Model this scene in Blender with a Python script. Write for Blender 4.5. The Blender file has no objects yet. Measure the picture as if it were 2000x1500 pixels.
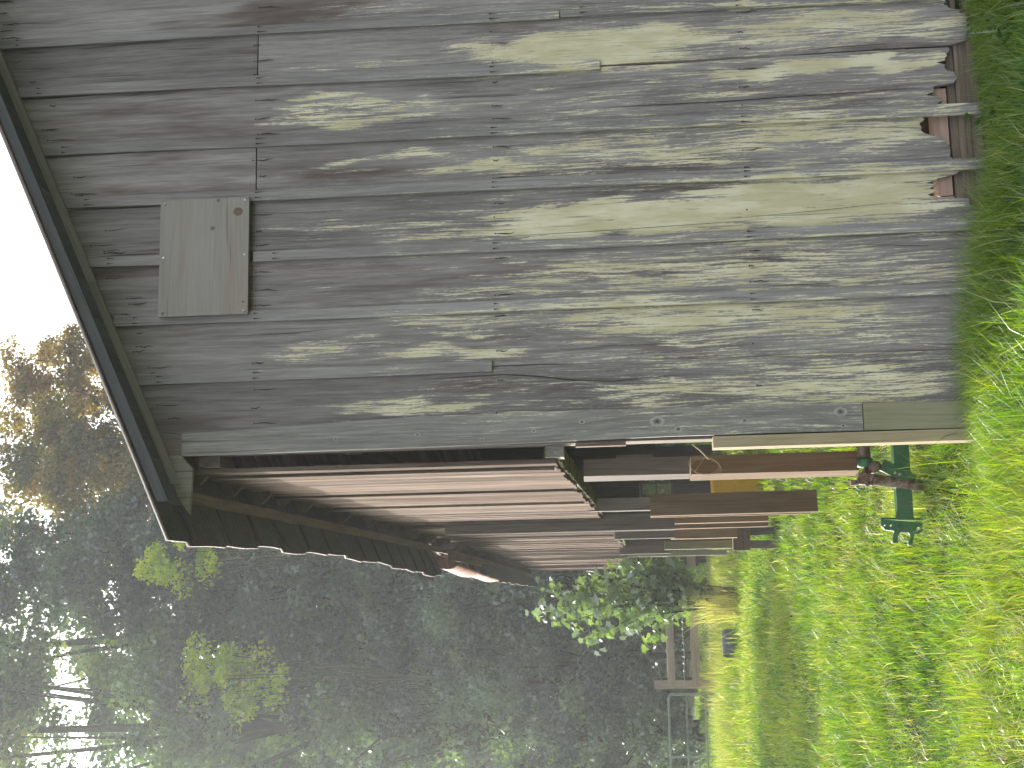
import bpy, math, random
import numpy as np
from mathutils import Vector, Matrix
rng = np.random.default_rng(7)
random.seed(7)
S = bpy.context.scene
COL = S.collection
R_ = math.radians

# ------------------------------------------------------------------ camera model (solved from the photograph's vanishing points)
F = 2584.0
d1 = np.array([-425, 255, F]); d1 /= np.linalg.norm(d1)
d3 = np.array([-972, -27800, F]); d3 = d3 - d1 * d3.dot(d1); d3 /= np.linalg.norm(d3)
d2 = np.cross(d1, d3)
RW = np.array([d2, d1, d3])
def ray(x, y): return RW @ np.array([(1500 - y - 750) / F, (x - 1000) / F, 1.0])
CAM = -6.9 * ray(1910, 853)
def onY(x, y, Y=0.0):
    r = ray(x, y); return CAM + r * (Y - CAM[1]) / r[1]
def onX(x, y, X=0.0):
    r = ray(x, y); return CAM + r * (X - CAM[0]) / r[0]
def onZ(x, y, Z=0.0):
    r = ray(x, y); return CAM + r * (Z - CAM[2]) / r[2]

# ------------------------------------------------------------------ mesh builder
class MB:
    """collects faces with grain coordinates (gu across, gv along), a board tint and a paint amount"""
    def __init__(self):
        self.v = []; self.f = []; self.gu = []; self.gv = []; self.t = []; self.p = []; self.m = []; self.sm = []
    def add(self, vs, fs, gu=None, gv=None, t=0.5, p=0.0, m=0, smooth=False):
        o = len(self.v); n = len(vs)
        self.v += [tuple(q) for q in vs]
        self.f += [tuple(i + o for i in q) for q in fs]
        self.gu += list(gu) if gu is not None else [q[0] for q in vs]
        self.gv += list(gv) if gv is not None else [q[2] for q in vs]
        self.t += list(t) if hasattr(t, '__len__') else [t] * n
        self.p += list(p) if hasattr(p, '__len__') else [p] * n
        self.m += [m] * len(fs); self.sm += [smooth] * len(fs)
    def box(self, lo, hi, grain=2, t=None, p=0.0, m=0, rot=None, piv=None, taper=0.0, wob=0.0):
        lo = np.array(lo, float); hi = np.array(hi, float)
        if t is None: t = random.random()
        off = random.random() * 40; offv = random.random() * 40
        c = np.array([[(lo, hi)[i][0], (lo, hi)[j][1], (lo, hi)[k][2]] for i in (0, 1) for j in (0, 1) for k in (0, 1)])
        if wob:
            c = c + rng.uniform(-wob, wob, c.shape)
        quads = [((0, 1, 3, 2), 0), ((4, 6, 7, 5), 0), ((0, 4, 5, 1), 1), ((2, 3, 7, 6), 1), ((0, 2, 6, 4), 2), ((1, 5, 7, 3), 2)]
        c2 = c
        if rot is not None:
            pv = (lo + hi) / 2 if piv is None else np.array(piv, float)
            c2 = (np.array(rot) @ (c - pv).T).T + pv
        for q, ax in quads:
            oth = [a for a in (0, 1, 2) if a != ax]
            if grain in oth:
                ga = grain; ua = [a for a in oth if a != grain][0]
                gu = [c[i][ua] + off + ax * 3 for i in q]; gv = [c[i][ga] + offv for i in q]
            else:
                gu = [c[i][oth[0]] + off for i in q]; gv = [c[i][oth[1]] * 8 + offv for i in q]
            self.add([c2[i] for i in q], [(0, 1, 2, 3)], gu, gv, t, p, m)
    def tube(self, pts, radii, n=8, cap=True, t=0.5, m=0, smooth=True):
        pts = [np.array(p, float) for p in pts]
        if not hasattr(radii, '__len__'): radii = [radii] * len(pts)
        vs = []; gu = []; gv = []; L = random.random() * 20; off = random.random() * 20
        ref = None
        for i, p in enumerate(pts):
            d = pts[min(i + 1, len(pts) - 1)] - pts[max(i - 1, 0)]; d = d / (np.linalg.norm(d) + 1e-9)
            if ref is None:
                ref = np.array([0, 0, 1.0]) if abs(d[2]) < .9 else np.array([1.0, 0, 0])
            a = np.cross(d, ref); a /= np.linalg.norm(a) + 1e-9; b = np.cross(d, a); ref = np.cross(a, d)
            if i: L += np.linalg.norm(p - pts[i - 1])
            for k in range(n):
                an = 2 * math.pi * k / n
                vs.append(p + radii[i] * (math.cos(an) * a + math.sin(an) * b))
                gu.append(off + radii[i] * 6.28 * abs(k / n - .5) * 2); gv.append(L)
        fs = []
        for i in range(len(pts) - 1):
            for k in range(n):
                k2 = (k + 1) % n
                fs.append((i * n + k, i * n + k2, (i + 1) * n + k2, (i + 1) * n + k))
        if cap:
            fs.append(tuple(range(n - 1, -1, -1))); fs.append(tuple((len(pts) - 1) * n + k for k in range(n)))
        self.add(vs, fs, gu, gv, t, 0, m, smooth)
    def build(self, name, mats, parent=None):
        me = bpy.data.meshes.new(name)
        me.from_pydata(self.v, [], self.f)
        if not isinstance(mats, (list, tuple)): mats = [mats]
        for mm in mats: me.materials.append(mm)
        if len(mats) > 1: me.polygons.foreach_set('material_index', self.m)
        me.polygons.foreach_set('use_smooth', self.sm)
        for nm, arr in (('gu', self.gu), ('gv', self.gv), ('tint', self.t), ('paint', self.p)):
            a = me.attributes.new(nm, 'FLOAT', 'POINT'); a.data.foreach_set('value', np.array(arr, np.float32))
        me.update()
        o = bpy.data.objects.new(name, me); COL.objects.link(o)
        if parent is not None: o.parent = parent
        return o

def tag(o, label=None, cat=None, group=None, kind=None):
    if label: o['label'] = label
    if cat: o['category'] = cat
    if group: o['group'] = group
    if kind: o['kind'] = kind
    return o
def empty(name, label, cat, loc=(0, 0, 0), group=None):
    o = bpy.data.objects.new(name, None); o.empty_display_size = .2; COL.objects.link(o)
    o.location = loc; tag(o, label, cat, group); return o
def local(mb, loc):
    mb.v = [(a - loc[0], b - loc[1], c - loc[2]) for a, b, c in mb.v]; return mb

# ------------------------------------------------------------------ materials
def nt(name):
    m = bpy.data.materials.new(name); m.use_nodes = True; m.node_tree.nodes.clear()
    return m, m.node_tree
class G:
    def __init__(s, t): s.t = t
    def n(s, typ, **kw):
        nd = s.t.nodes.new(typ)
        for k, v in kw.items():
            if k.startswith('i_'):
                key = k[2:]; nd.inputs[int(key) if key.isdigit() else key.replace('_', ' ')].default_value = v
            else: setattr(nd, k, v)
        return nd
    def l(s, a, b): s.t.links.new(a, b)
    def attr(s, name): return s.n('ShaderNodeAttribute', attribute_name=name).outputs
    def math(s, op, a, b=None, c=None, clamp=False):
        nd = s.n('ShaderNodeMath', operation=op, use_clamp=clamp)
        for i, x in enumerate((a, b, c)):
            if x is None: continue
            if isinstance(x, (int, float)): nd.inputs[i].default_value = x
            else: s.l(x, nd.inputs[i])
        return nd.outputs[0]
    def mix(s, fac, a, b, blend='MIX'):
        nd = s.n('ShaderNodeMix', data_type='RGBA', blend_type=blend)
        for i, x in ((0, fac), (6, a), (7, b)):
            if isinstance(x, (int, float)): nd.inputs[i].default_value = x
            elif isinstance(x, tuple): nd.inputs[i].default_value = (*x, 1)[:4]
            else: s.l(x, nd.inputs[i])
        return nd.outputs[2]
    def noise(s, vec, scale=(1, 1, 1), detail=4, rough=.55, dist=0.0):
        mp = s.n('ShaderNodeMapping'); mp.inputs['Scale'].default_value = scale
        s.l(vec, mp.inputs[0])
        nd = s.n('ShaderNodeTexNoise'); nd.inputs['Scale'].default_value = 1; nd.inputs['Detail'].default_value = detail
        nd.inputs['Roughness'].default_value = rough; nd.inputs['Distortion'].default_value = dist
        s.l(mp.outputs[0], nd.inputs['Vector']); return nd.outputs['Fac']
    def ramp(s, fac, stops, interp='LINEAR'):
        nd = s.n('ShaderNodeValToRGB'); cr = nd.color_ramp; cr.interpolation = interp
        while len(cr.elements) < len(stops): cr.elements.new(.5)
        for e, (p, c) in zip(cr.elements, stops):
            e.position = p; e.color = (*c, 1) if isinstance(c, tuple) else (c, c, c, 1)
        s.l(fac, nd.inputs[0]); return nd.outputs[0]
    def step(s, x, a, b):
        nd = s.n('ShaderNodeMapRange', interpolation_type='SMOOTHSTEP'); nd.inputs[1].default_value = a; nd.inputs[2].default_value = b
        s.l(x, nd.inputs[0]); return nd.outputs[0]
    def out(s, sh):
        o = s.n('ShaderNodeOutputMaterial'); s.l(sh, o.inputs[0])

def wood(name, dark, mid, light, brown=(.12, .08, .06), brown_amt=.35, paint=None, moss=0.0, tint_rng=(.78, 1.2), bump=.35, rough=.85, spec=.2):
    m, t = nt(name); g = G(t)
    gu = g.attr('gu')[2]; gv = g.attr('gv')[2]; ti = g.attr('tint')[2]; pa = g.attr('paint')[2]
    cv = g.n('ShaderNodeCombineXYZ'); g.l(gu, cv.inputs[0]); g.l(gv, cv.inputs[1]); g.l(g.math('MULTIPLY', ti, 53.0), cv.inputs[2])
    v = cv.outputs[0]
    # a gentle wander of the grain
    w = g.noise(v, (3, .9, 1), 2)
    gu2 = g.math('ADD', gu, g.math('MULTIPLY', w, .06))
    cv2 = g.n('ShaderNodeCombineXYZ'); g.l(gu2, cv2.inputs[0]); g.l(gv, cv2.inputs[1]); g.l(g.math('MULTIPLY', ti, 53.0), cv2.inputs[2])
    v2 = cv2.outputs[0]
    A = g.noise(v2, (75, 2.2, 1), 6, .62)
    B = g.noise(v2, (9, 1.1, 1), 4, .6)
    Cn = g.noise(v2, (260, 9, 1), 3, .6)
    D = g.noise(v2, (4.5, .55, 1), 4, .65)
    K = g.noise(v2, (38, .8, 1), 3, .5)
    x = g.math('ADD', g.math('MULTIPLY', A, .42), g.math('ADD', g.math('MULTIPLY', B, .38), g.math('MULTIPLY', Cn, .2)))
    c = g.ramp(x, [(.33, dark), (.5, mid), (.68, light)])
    c = g.mix(g.math('MULTIPLY', g.step(D, .5, .72), brown_amt), c, brown)
    # hairline checks along the grain
    ck = g.step(K, .345, .30)
    c = g.mix(g.math('MULTIPLY', ck, .55), c, tuple(q * .45 for q in dark))
    tr = g.n('ShaderNodeMapRange'); tr.inputs[3].default_value = tint_rng[0]; tr.inputs[4].default_value = tint_rng[1]; g.l(ti, tr.inputs[0])
    mc = g.n('ShaderNodeVectorMath', operation='SCALE'); g.l(c, mc.inputs[0]); g.l(tr.outputs[0], mc.inputs[3]); c = mc.outputs[0]
    h = g.math('ADD', g.math('MULTIPLY', A, .7), g.math('MULTIPLY', Cn, .5))
    h = g.math('SUBTRACT', h, g.math('MULTIPLY', ck, .5))
    if paint:
        P1 = g.noise(v2, (27, 1.3, 1), 5, .7)
        P2 = g.noise(v2, (105, 4.2, 1), 4, .68)
        P3 = g.noise(v2, (150, 32, 1), 3, .65)
        q = g.math('ADD', pa, g.math('MULTIPLY', g.math('SUBTRACT', P1, .5), 1.35))
        q = g.math('ADD', q, g.math('MULTIPLY', g.math('SUBTRACT', P2, .5), 1.75))
        q = g.math('ADD', q, g.math('MULTIPLY', g.math('SUBTRACT', P3, .5), .55))
        pm = g.step(q, .46, .56)
        K2 = g.noise(v2, (150, 2.4, 1), 3, .6)
        pm = g.math('MULTIPLY', pm, g.math('SUBTRACT', 1.0, g.math('MULTIPLY', g.step(K2, .39, .33), .75)))
        pm = g.math('MULTIPLY', pm, g.math('SUBTRACT', 1.0, g.math('MULTIPLY', ck, .8)))
        E = g.noise(v2, (13, 3, 1), 3, .6)
        pc = g.mix(g.step(E, .38, .66), paint[0], paint[1])
        # worn-through paint leaves a chalky bloom on the bare wood around it
        bl = g.math('MULTIPLY', g.step(q, .18, .5), .42)
        c = g.mix(bl, c, paint[2])
        pc = g.mix(g.math('MULTIPLY', g.step(Cn, .56, .75), .3), pc, mid)
        c = g.mix(g.math('MULTIPLY', pm, .93), c, pc)
        h = g.math('ADD', h, g.math('MULTIPLY', pm, .35))
    if moss:
        M = g.noise(v, (22, 14, 1), 4, .6)
        c = g.mix(g.math('MULTIPLY', g.step(M, .58 - .25 * moss, .62), .9), c, (.075, .085, .018))
    b = g.n('ShaderNodeBump', i_Strength=bump, i_Distance=.004); g.l(h, b.inputs['Height'])
    p = g.n('ShaderNodeBsdfPrincipled', i_Roughness=rough); p.inputs['Specular IOR Level'].default_value = spec
    g.l(c, p.inputs['Base Color']); g.l(b.outputs[0], p.inputs['Normal']); g.out(p.outputs[0]); return m

def plain(name, col, rough=.6, metal=0.0, var=.25, scale=14, second=None, bump=0.0, amt=(.45, .62)):
    m, t = nt(name); g = G(t)
    tc = g.n('ShaderNodeTexCoord').outputs['Object']
    N = g.noise(tc, (scale,) * 3, 5, .6); N2 = g.noise(tc, (scale * 5,) * 3, 3, .6)
    c = g.mix(g.step(N2, .3, .7), tuple(q * (1 - var) for q in col), tuple(min(1, q * (1 + var)) for q in col))
    if second: c = g.mix(g.step(N, *amt), c, second)
    p = g.n('ShaderNodeBsdfPrincipled', i_Roughness=rough, i_Metallic=metal)
    g.l(c, p.inputs['Base Color'])
    if bump:
        b = g.n('ShaderNodeBump', i_Strength=bump, i_Distance=.01); g.l(N2, b.inputs['Height']); g.l(b.outputs[0], p.inputs['Normal'])
    g.out(p.outputs[0]); return m

def leafmat(name, cols, trans=.45, gloss=.06, tcol=1.6, grough=.35):
    m, t = nt(name); g = G(t)
    ti = g.attr('tint')[2]
    c = g.ramp(ti, [(i / (len(cols) - 1), q) for i, q in enumerate(cols)])
    d = g.n('ShaderNodeBsdfDiffuse'); g.l(c, d.inputs[0])
    tr = g.n('ShaderNodeBsdfTranslucent')
    tc = g.mix(1.0, c, (tcol * .95, tcol * 1.1, tcol * .35), 'MULTIPLY'); g.l(tc, tr.inputs[0])
    mx = g.n('ShaderNodeMixShader'); mx.inputs[0].default_value = trans; g.l(d.outputs[0], mx.inputs[1]); g.l(tr.outputs[0], mx.inputs[2])
    gl = g.n('ShaderNodeBsdfGlossy', i_Roughness=grough); gl.inputs[0].default_value = (.9, .95, 1, 1)
    m2 = g.n('ShaderNodeMixShader'); m2.inputs[0].default_value = gloss; g.l(mx.outputs[0], m2.inputs[1]); g.l(gl.outputs[0], m2.inputs[2])
    g.out(m2.outputs[0]); return m

PAINT = ((.53, .485, .30), (.67, .63, .45), (.40, .39, .345))
M_gable = wood('weathered_painted_board', (.098, .087, .084), (.215, .198, .19), (.35, .328, .315), (.085, .06, .05), .85, PAINT, tint_rng=(.74, 1.24))
M_batten = wood('weathered_batten', (.14, .132, .128), (.245, .232, .226), (.37, .355, .345), (.13, .10, .085), .45, PAINT, tint_rng=(.8, 1.15))
M_corner = wood('grey_corner_board', (.10, .095, .088), (.20, .19, .175), (.33, .315, .29), (.15, .12, .095), .5, PAINT)
M_side = wood('sunlit_siding', (.062, .045, .036), (.185, .142, .116), (.35, .295, .255), (.10, .06, .042), .85, tint_rng=(.62, 1.2), rough=1.0, spec=.02)
M_new = wood('newer_timber', (.20, .165, .10), (.30, .25, .155), (.38, .325, .22), (.24, .17, .09), .3)
M_green_wood = wood('treated_board', (.17, .17, .11), (.235, .23, .15), (.30, .29, .19), (.22, .15, .08), .3)
M_brown = wood('brown_plank', (.13, .08, .05), (.22, .145, .09), (.30, .215, .145), (.13, .07, .04), .4)
M_greyp = wood('dark_grey_plank', (.10, .085, .07), (.17, .145, .125), (.25, .22, .19), (.1, .07, .05), .4)
M_moss = wood('mossy_beam', (.05, .045, .022), (.08, .075, .03), (.12, .11, .05), (.05, .045, .02), .3, moss=1.3)
M_trim = wood('rake_trim', (.17, .155, .135), (.25, .23, .20), (.33, .31, .28), (.18, .14, .10), .3)
M_raft = wood('old_rafter', (.085, .06, .042), (.145, .105, .075), (.21, .16, .12), (.08, .05, .03), .4)
M_ply = wood('weathered_plywood', (.205, .19, .172), (.25, .233, .212), (.295, .277, .255), (.225, .175, .145), .6, bump=.1)
M_sill = wood('pink_sill', (.30, .19, .15), (.43, .30, .245), (.52, .38, .31), (.3, .18, .13), .3)
M_rot = wood('rotten_timber', (.10, .075, .055), (.22, .175, .135), (.36, .30, .24), (.16, .10, .06), .5)
M_dark = plain('dark_split', (.018, .014, .012), .95)
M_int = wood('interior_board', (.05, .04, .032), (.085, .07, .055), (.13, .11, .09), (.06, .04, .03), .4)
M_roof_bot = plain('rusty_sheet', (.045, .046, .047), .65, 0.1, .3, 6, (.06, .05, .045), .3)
M_edge = plain('rusty_edge', (.22, .16, .14), .75, 0, .35, 30, (.18, .11, .08), .2)
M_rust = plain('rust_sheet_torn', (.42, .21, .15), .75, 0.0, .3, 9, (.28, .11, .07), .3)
M_gsteel = plain('green_painted_steel', (.028, .115, .05), .38, 0, .2, 16, (.055, .10, .06), .15, (.5, .7))
M_rsteel = plain('rusty_steel', (.16, .105, .085), .55, .35, .3, 26, (.09, .055, .04), .3)
M_tube = plain('worn_tube', (.26, .20, .17), .45, .3, .3, 22, (.13, .08, .06), .3)
M_gate = plain('gate_green_tube', (.17, .25, .185), .5, .1, .2, 10, (.25, .28, .22))
M_wire = plain('galvanised_wire', (.45, .45, .43), .4, .7)
M_yellow = plain('yellow_paint', (.68, .40, .012), .45, 0, .12, 8, (.42, .25, .02), amt=(.55, .75))
M_pipe = plain('blue_grey_plastic', (.12, .145, .18), .5, 0, .15)
M_twine = plain('dry_twine', (.42, .34, .22), .85)
M_bark = wood('bark', (.03, .03, .024), (.058, .056, .044), (.10, .096, .078), (.045, .05, .03), .4, moss=.6, bump=.9, spec=.05)
M_fence = wood('fence_timber', (.20, .155, .12), (.32, .26, .205), (.42, .36, .29), (.2, .13, .09), .4)
M_glass = plain('dirty_glass', (.14, .17, .10), .2, 0, .5, 12, (.3, .3, .2))

# ------------------------------------------------------------------ ground
def gz(x, y):
    x = np.asarray(x, float); y = np.asarray(y, float)
    z = -.19 * np.exp(-((x - 1.9) / 1.3) ** 4 - ((y + .35) / .95) ** 2) - .07 * np.exp(-((x - .5) / 1.0) ** 4 - ((y + .2) / .7) ** 2)
    z = z + .035 * np.sin(x * 1.3 + .5) * np.sin(y * .7 + 1) + .02 * np.sin(x * 2.9 + y * 1.7)
    k = np.clip((y - 60) / 200, 0, 1)
    return z + k * 2
def ground():
    xs = np.concatenate([[-90, -60, -40, -28, -20], np.arange(-15, 16, .35), [20, 28, 40, 60, 90]])
    ys = np.concatenate([[-40, -20, -12], np.arange(-9, 45, .35), [50, 60, 80, 120]])
    X, Y = np.meshgrid(xs, ys); Z = gz(X, Y)
    V = np.stack([X, Y, Z], -1).reshape(-1, 3); nx = len(xs)
    fs = [(j * nx + i, j * nx + i + 1, (j + 1) * nx + i + 1, (j + 1) * nx + i) for j in range(len(ys) - 1) for i in range(nx - 1)]
    me = bpy.data.meshes.new('ground'); me.from_pydata(V.tolist(), [], fs)
    m, t = nt('turf_soil'); g = G(t)
    tc = g.n('ShaderNodeTexCoord').outputs['Object']
    a = g.noise(tc, (.8, .8, .8), 5, .6); b = g.noise(tc, (22, 22, 22), 5, .7)
    c = g.ramp(b, [(.3, (.02, .028, .006)), (.5, (.045, .075, .010)), (.7, (.10, .12, .025))])
    c = g.mix(g.step(a, .5, .68), c, (.15, .135, .03))
    p = g.n('ShaderNodeBsdfPrincipled', i_Roughness=.95); p.inputs['Specular IOR Level'].default_value = .1; g.l(c, p.inputs['Base Color'])
    bp = g.n('ShaderNodeBump', i_Strength=.8, i_Distance=.05); g.l(b, bp.inputs['Height']); g.l(bp.outputs[0], p.inputs['Normal']); g.out(p.outputs[0])
    me.materials.append(m); me.polygons.foreach_set('use_smooth', [True] * len(fs))
    o = bpy.data.objects.new('ground', me); COL.objects.link(o); tag(o, kind='structure')
ground()

# ------------------------------------------------------------------ BARN
barn = empty('barn', 'old weathered grey board barn with peeling cream paint and corrugated metal roof', 'barn', (0, 0, 0))
SL = .444                                   # roof slope
BW = 8.8; RX = 4.4; LEN = 23.6              # barn width, ridge, length
def bow(y): return .085 * math.sin(math.pi * min(max(y, 0), LEN) / LEN)
def roofz(x): return 4.375 + SL * (x if x < RX else 2 * RX - x)

# paint patches seen on the boards: photo pixel boxes turned into metres on the wall
PATCH = [(520, 960, 112, 150, .42), (960, 1340, 55, 137, 1.0), (1330, 1440, 20, 130, .45), (1440, 1860, 18, 92, .78),
         (1080, 1400, 0, 30, .5), (650, 900, 0, 30, .32), (1440, 1850, 0, 20, .7),
         (540, 730, 180, 250, .78), (700, 880, 195, 240, .72), (860, 1000, 190, 240, .36), (980, 1210, 178, 240, .5), (1190, 1410, 140, 185, .42),
         (1400, 1860, 108, 150, .92), (1400, 1560, 145, 195, .5), (1450, 1850, 165, 215, .36),
         (690, 850, 298, 322, .72), (870, 1010, 318, 342, .9), (960, 1410, 268, 340, .7), (1400, 1850, 218, 295, .82), (1380, 1560, 290, 325, .3),
         (560, 720, 330, 380, .25), (700, 960, 425, 470, .5), (985, 1420, 385, 465, 1.05), (1400, 1830, 338, 445, .95),
         (560, 720, 425, 470, .3), (800, 1000, 555, 605, .42), (980, 1260, 505, 575, .6), (1190, 1870, 478, 570, .68),
         (780, 960, 672, 702, .9), (780, 1020, 615, 655, .62), (1000, 1190, 600, 645, .56), (1160, 1420, 593, 655, .9), (1390, 1720, 585, 645, .86),
         (1380, 1720, 648, 695, .55), (560, 700, 660, 705, .55), (1000, 1200, 660, 690, .3),
         (740, 920, 782, 802, .8), (695, 745, 795, 812, .6), (920, 1260, 785, 815, .45), (1190, 1420, 750, 780, .72), (1390, 1660, 690, 735, .55),
         (1460, 1800, 715, 795, .8), (1240, 1510, 750, 835, .5), (840, 1100, 745, 790, .3)]
PW = []
for (x0, x1, y0, y1, s) in PATCH:
    a = onY(x0, y1); b = onY(x1, y0)
    PW.append(((a[0] + b[0]) / 2, (a[2] + b[2]) / 2, abs(b[0] - a[0]) / 2 + .012, abs(a[2] - b[2]) / 2 + .04, s))
def paint_at(x, z):
    base = np.interp(z, [0, .3, 1.2, 2.5, 3.4, 3.8, 4.1], [.20, .27, .30, .17, .05, -.06, -.3])
    r = base
    z = z + .10 * math.sin(x * 23 + 2 * math.sin(z * 3.1)) + .06 * math.sin(x * 61 + z * 5); x = x + .02 * math.sin(z * 4.7 + 3 * math.sin(z * 1.9 + x * 3)) + .012 * math.sin(z * 13 + x * 9)
    for cx, cz, hx, hz, s in PW:
        dx = abs(x - cx) / hx; dz = abs(z - cz) / hz
        if dx < 1.25 and dz < 1.25:
            kx = min(1, max(0, (1.25 - dx) / .75)); kz = min(1, max(0, (1.25 - dz) / .85))
            r = max(r, base + ((s * .86 if s > .9 else s * .72) - base) * kx * kz * (2 - kx * kz))
    return r

seams = [.125, .466, .79, 1.136, 1.465, 1.785, 2.155, 2.48, 2.81]
x = 2.81
while x < BW - .5: x += .33; seams.append(x)
seams.append(BW)
# ragged lower ends: (photo y, photo x of the end)
BOT = [(-60, 1880), (0, 1845), (17, 1848), (20, 1887), (82, 1889), (88, 1856), (100, 1850), (122, 1846), (138, 1852), (146, 1868), (162, 1866), (167, 1822), (186, 1818),
       (190, 1838), (208, 1836), (213, 1803), (240, 1798), (258, 1806), (263, 1822), (272, 1848), (295, 1856), (322, 1862), (330, 1876), (342, 1868), (346, 1826),
       (366, 1824), (384, 1822), (388, 1890), (430, 1915), (470, 1905), (560, 1900), (700, 1905), (800, 1915), (860, 1915)]
BX = sorted([(onY(1850, y)[0], onY(v, y)[2]) for y, v in BOT])
def zbot(x): return float(np.interp(x, [a for a, b in BX], [b for a, b in BX])) if x < 2.7 else -.12

gw = MB()
nx_vis = 30
def board(x0, x1, zt, zb, idx, yoff, seed, fine=True):
    r = random.Random(seed); off = r.random() * 50; offv = r.random() * 50; t = r.random()
    nx = nx_vis if fine else 2; nz = 100 if fine else 4
    tilt = r.uniform(-.004, .004); cup = r.uniform(-.002, .006)
    vs = []; gu = []; gv = []; pp = []
    xs = np.linspace(x0, x1, nx + 1)
    for i, xx in enumerate(xs):
        jag = (r.uniform(-.012, .014) + (r.uniform(-.05, .0) if r.random() < .12 else 0) + (r.uniform(0, .04) if r.random() < .12 else 0)) if fine else 0
        zlo = zb(xx) + jag if callable(zb) else zb
        zhi = zt(xx) if callable(zt) else zt
        for k in range(nz + 1):
            q = k / nz; zz = zlo + (zhi - zlo) * q
            e = abs((xx - (x0 + x1) / 2) / ((x1 - x0) / 2))
            yy = yoff + tilt * (xx - x0) * 5 - cup * e * e + .003 * math.sin(zz * 1.7 + seed)
            ex = .0025 * math.sin(zz * 3.1 + seed * 2) + .0015 * math.sin(zz * 9 + seed) if i in (0, nx) else 0
            vs.append((xx + ex, yy, zz)); gu.append(xx + off); gv.append(zz + offv)
            pp.append(paint_at(xx, zz) if fine else .15)
    fs = []
    n1 = nz + 1
    for i in range(nx):
        for k in range(nz):
            fs.append((i * n1 + k, (i + 1) * n1 + k, (i + 1) * n1 + k + 1, i * n1 + k + 1))
    # edges going back 25 mm
    rim = [i * n1 for i in range(nx + 1)] + [nx * n1 + k for k in range(1, n1)] + [i * n1 + nz for i in range(nx - 1, -1, -1)] + [k for k in range(nz - 1, 0, -1)]
    o = len(vs); R = len(rim)
    for q in rim:
        a = vs[q]; vs.append((a[0], yoff + .027, a[2])); gu.append(gu[q] + .03); gv.append(gv[q]); pp.append(-.3)
    for q in range(R):
        q2 = (q + 1) % R
        fs.append((rim[q], o + q, o + q2, rim[q2]))
    gw.add(vs, fs, gu, gv, t, pp, 0)
JZ = 3.871
for i in range(len(seams) - 1):
    a, b = seams[i], seams[i + 1]
    g_ = .002
    fine = a < 2.85
    rg = .006 if abs(b - 2.155) < .01 else g_
    lg = .006 if abs(a - 2.155) < .01 else g_
    top = lambda xx: roofz(xx) - .012
    if i in (2, 4, 6, 8) and i != 2 or i == 6:
        board(a + lg, b - rg, top, JZ + .003, i, -.003, 100 + i, fine)
        board(a + lg, b - rg, JZ - .003, zbot, i, .0, 200 + i, fine)
    else:
        board(a + lg, b - rg, top, zbot, i, random.uniform(-.004, .003), 300 + i, fine)
# splits, checks and nail streaks in the boards
def sliver(pts, w, y=-.0072):
    vs = []; n = len(pts)
    for i, (xx, zz) in enumerate(pts):
        k = math.sin(math.pi * (i + .15) / (n - .7)); ww = w * max(.12, k)
        vs.append((xx - ww / 2, y, zz)); vs.append((xx + ww / 2, y, zz))
    gw.add(vs, [(2 * i, 2 * i + 1, 2 * i + 3, 2 * i + 2) for i in range(n - 1)], m=1)
def psl(pp, w, y=-.0085):
    P = [onY(a, b) for a, b in pp]
    # densify
    out = []
    for a, b in zip(P[:-1], P[1:]):
        for k in range(4): out.append((a[0] + (b[0] - a[0]) * k / 4, a[2] + (b[2] - a[2]) * k / 4))
    out.append((P[-1][0], P[-1][2])); sliver(out, w, y)
psl([(820, 742), (900, 737), (985, 732), (1060, 736), (1130, 744), (1200, 745), (1260, 738), (1400, 728)], .006)
psl([(1165, 213), (1250, 207), (1400, 200), (1600, 186), (1840, 170)], .005)
psl([(820, 470), (1000, 462), (1200, 450), (1400, 436), (1560, 424)], .0025)
psl([(300, 842), (360, 850), (420, 852), (500, 838), (560, 834), (640, 832)], .006)
psl([(480, 656), (560, 652), (660, 642)], .003)
psl([(1400, 430), (1600, 412), (1800, 390)], .0025)
psl([(200, 502), (260, 498), (320, 495)], .004)
psl([(1650, 715), (1750, 700), (1860, 695)], .003)
psl([(1480, 560), (1560, 556), (1640, 553)], .004)
psl([(1640, 478), (1760, 480), (1850, 482)], .003)
psl([(1500, 105), (1650, 92), (1800, 84)], .0025)
rr = random.Random(5)
def nail(xx, zz, L, y=-.0085, w=.006):
    gw.add([(xx + .0045 * math.cos(k * 1.047), y - .001, zz + .0045 * math.sin(k * 1.047)) for k in range(6)], [(0, 1, 2, 3, 4, 5)], m=1)
    if L > .02:
        sliver([(xx + rr.uniform(-.002, .002) * j, zz - L * j / 4) for j in range(5)], w, y)
for i in range(0, 8):
    a, b = seams[i], seams[i + 1]
    for zz in (2.515, 1.13):
        for q in (.22, .5, .8):
            if rr.random() < .8: nail(a + (b - a) * q + rr.uniform(-.02, .02), zz + rr.uniform(-.01, .01), rr.choice([.015, .03, .06, .11]))
    for q in (.2, .45, .75):
        xx = a + (b - a) * q
        if rr.random() < .9: nail(xx, JZ + rr.choice([-.025, .02]) * (1 if i in (4, 6) else .3), rr.uniform(.03, .14))
        for k in range(rr.choice([0, 1, 1, 2])): nail(xx + rr.uniform(-.05, .05), roofz(xx) - rr.uniform(.08, .2), rr.uniform(.03, .17), w=rr.uniform(.004, .008))
gw.build('gable_wall', [M_gable, M_dark], barn)

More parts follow.
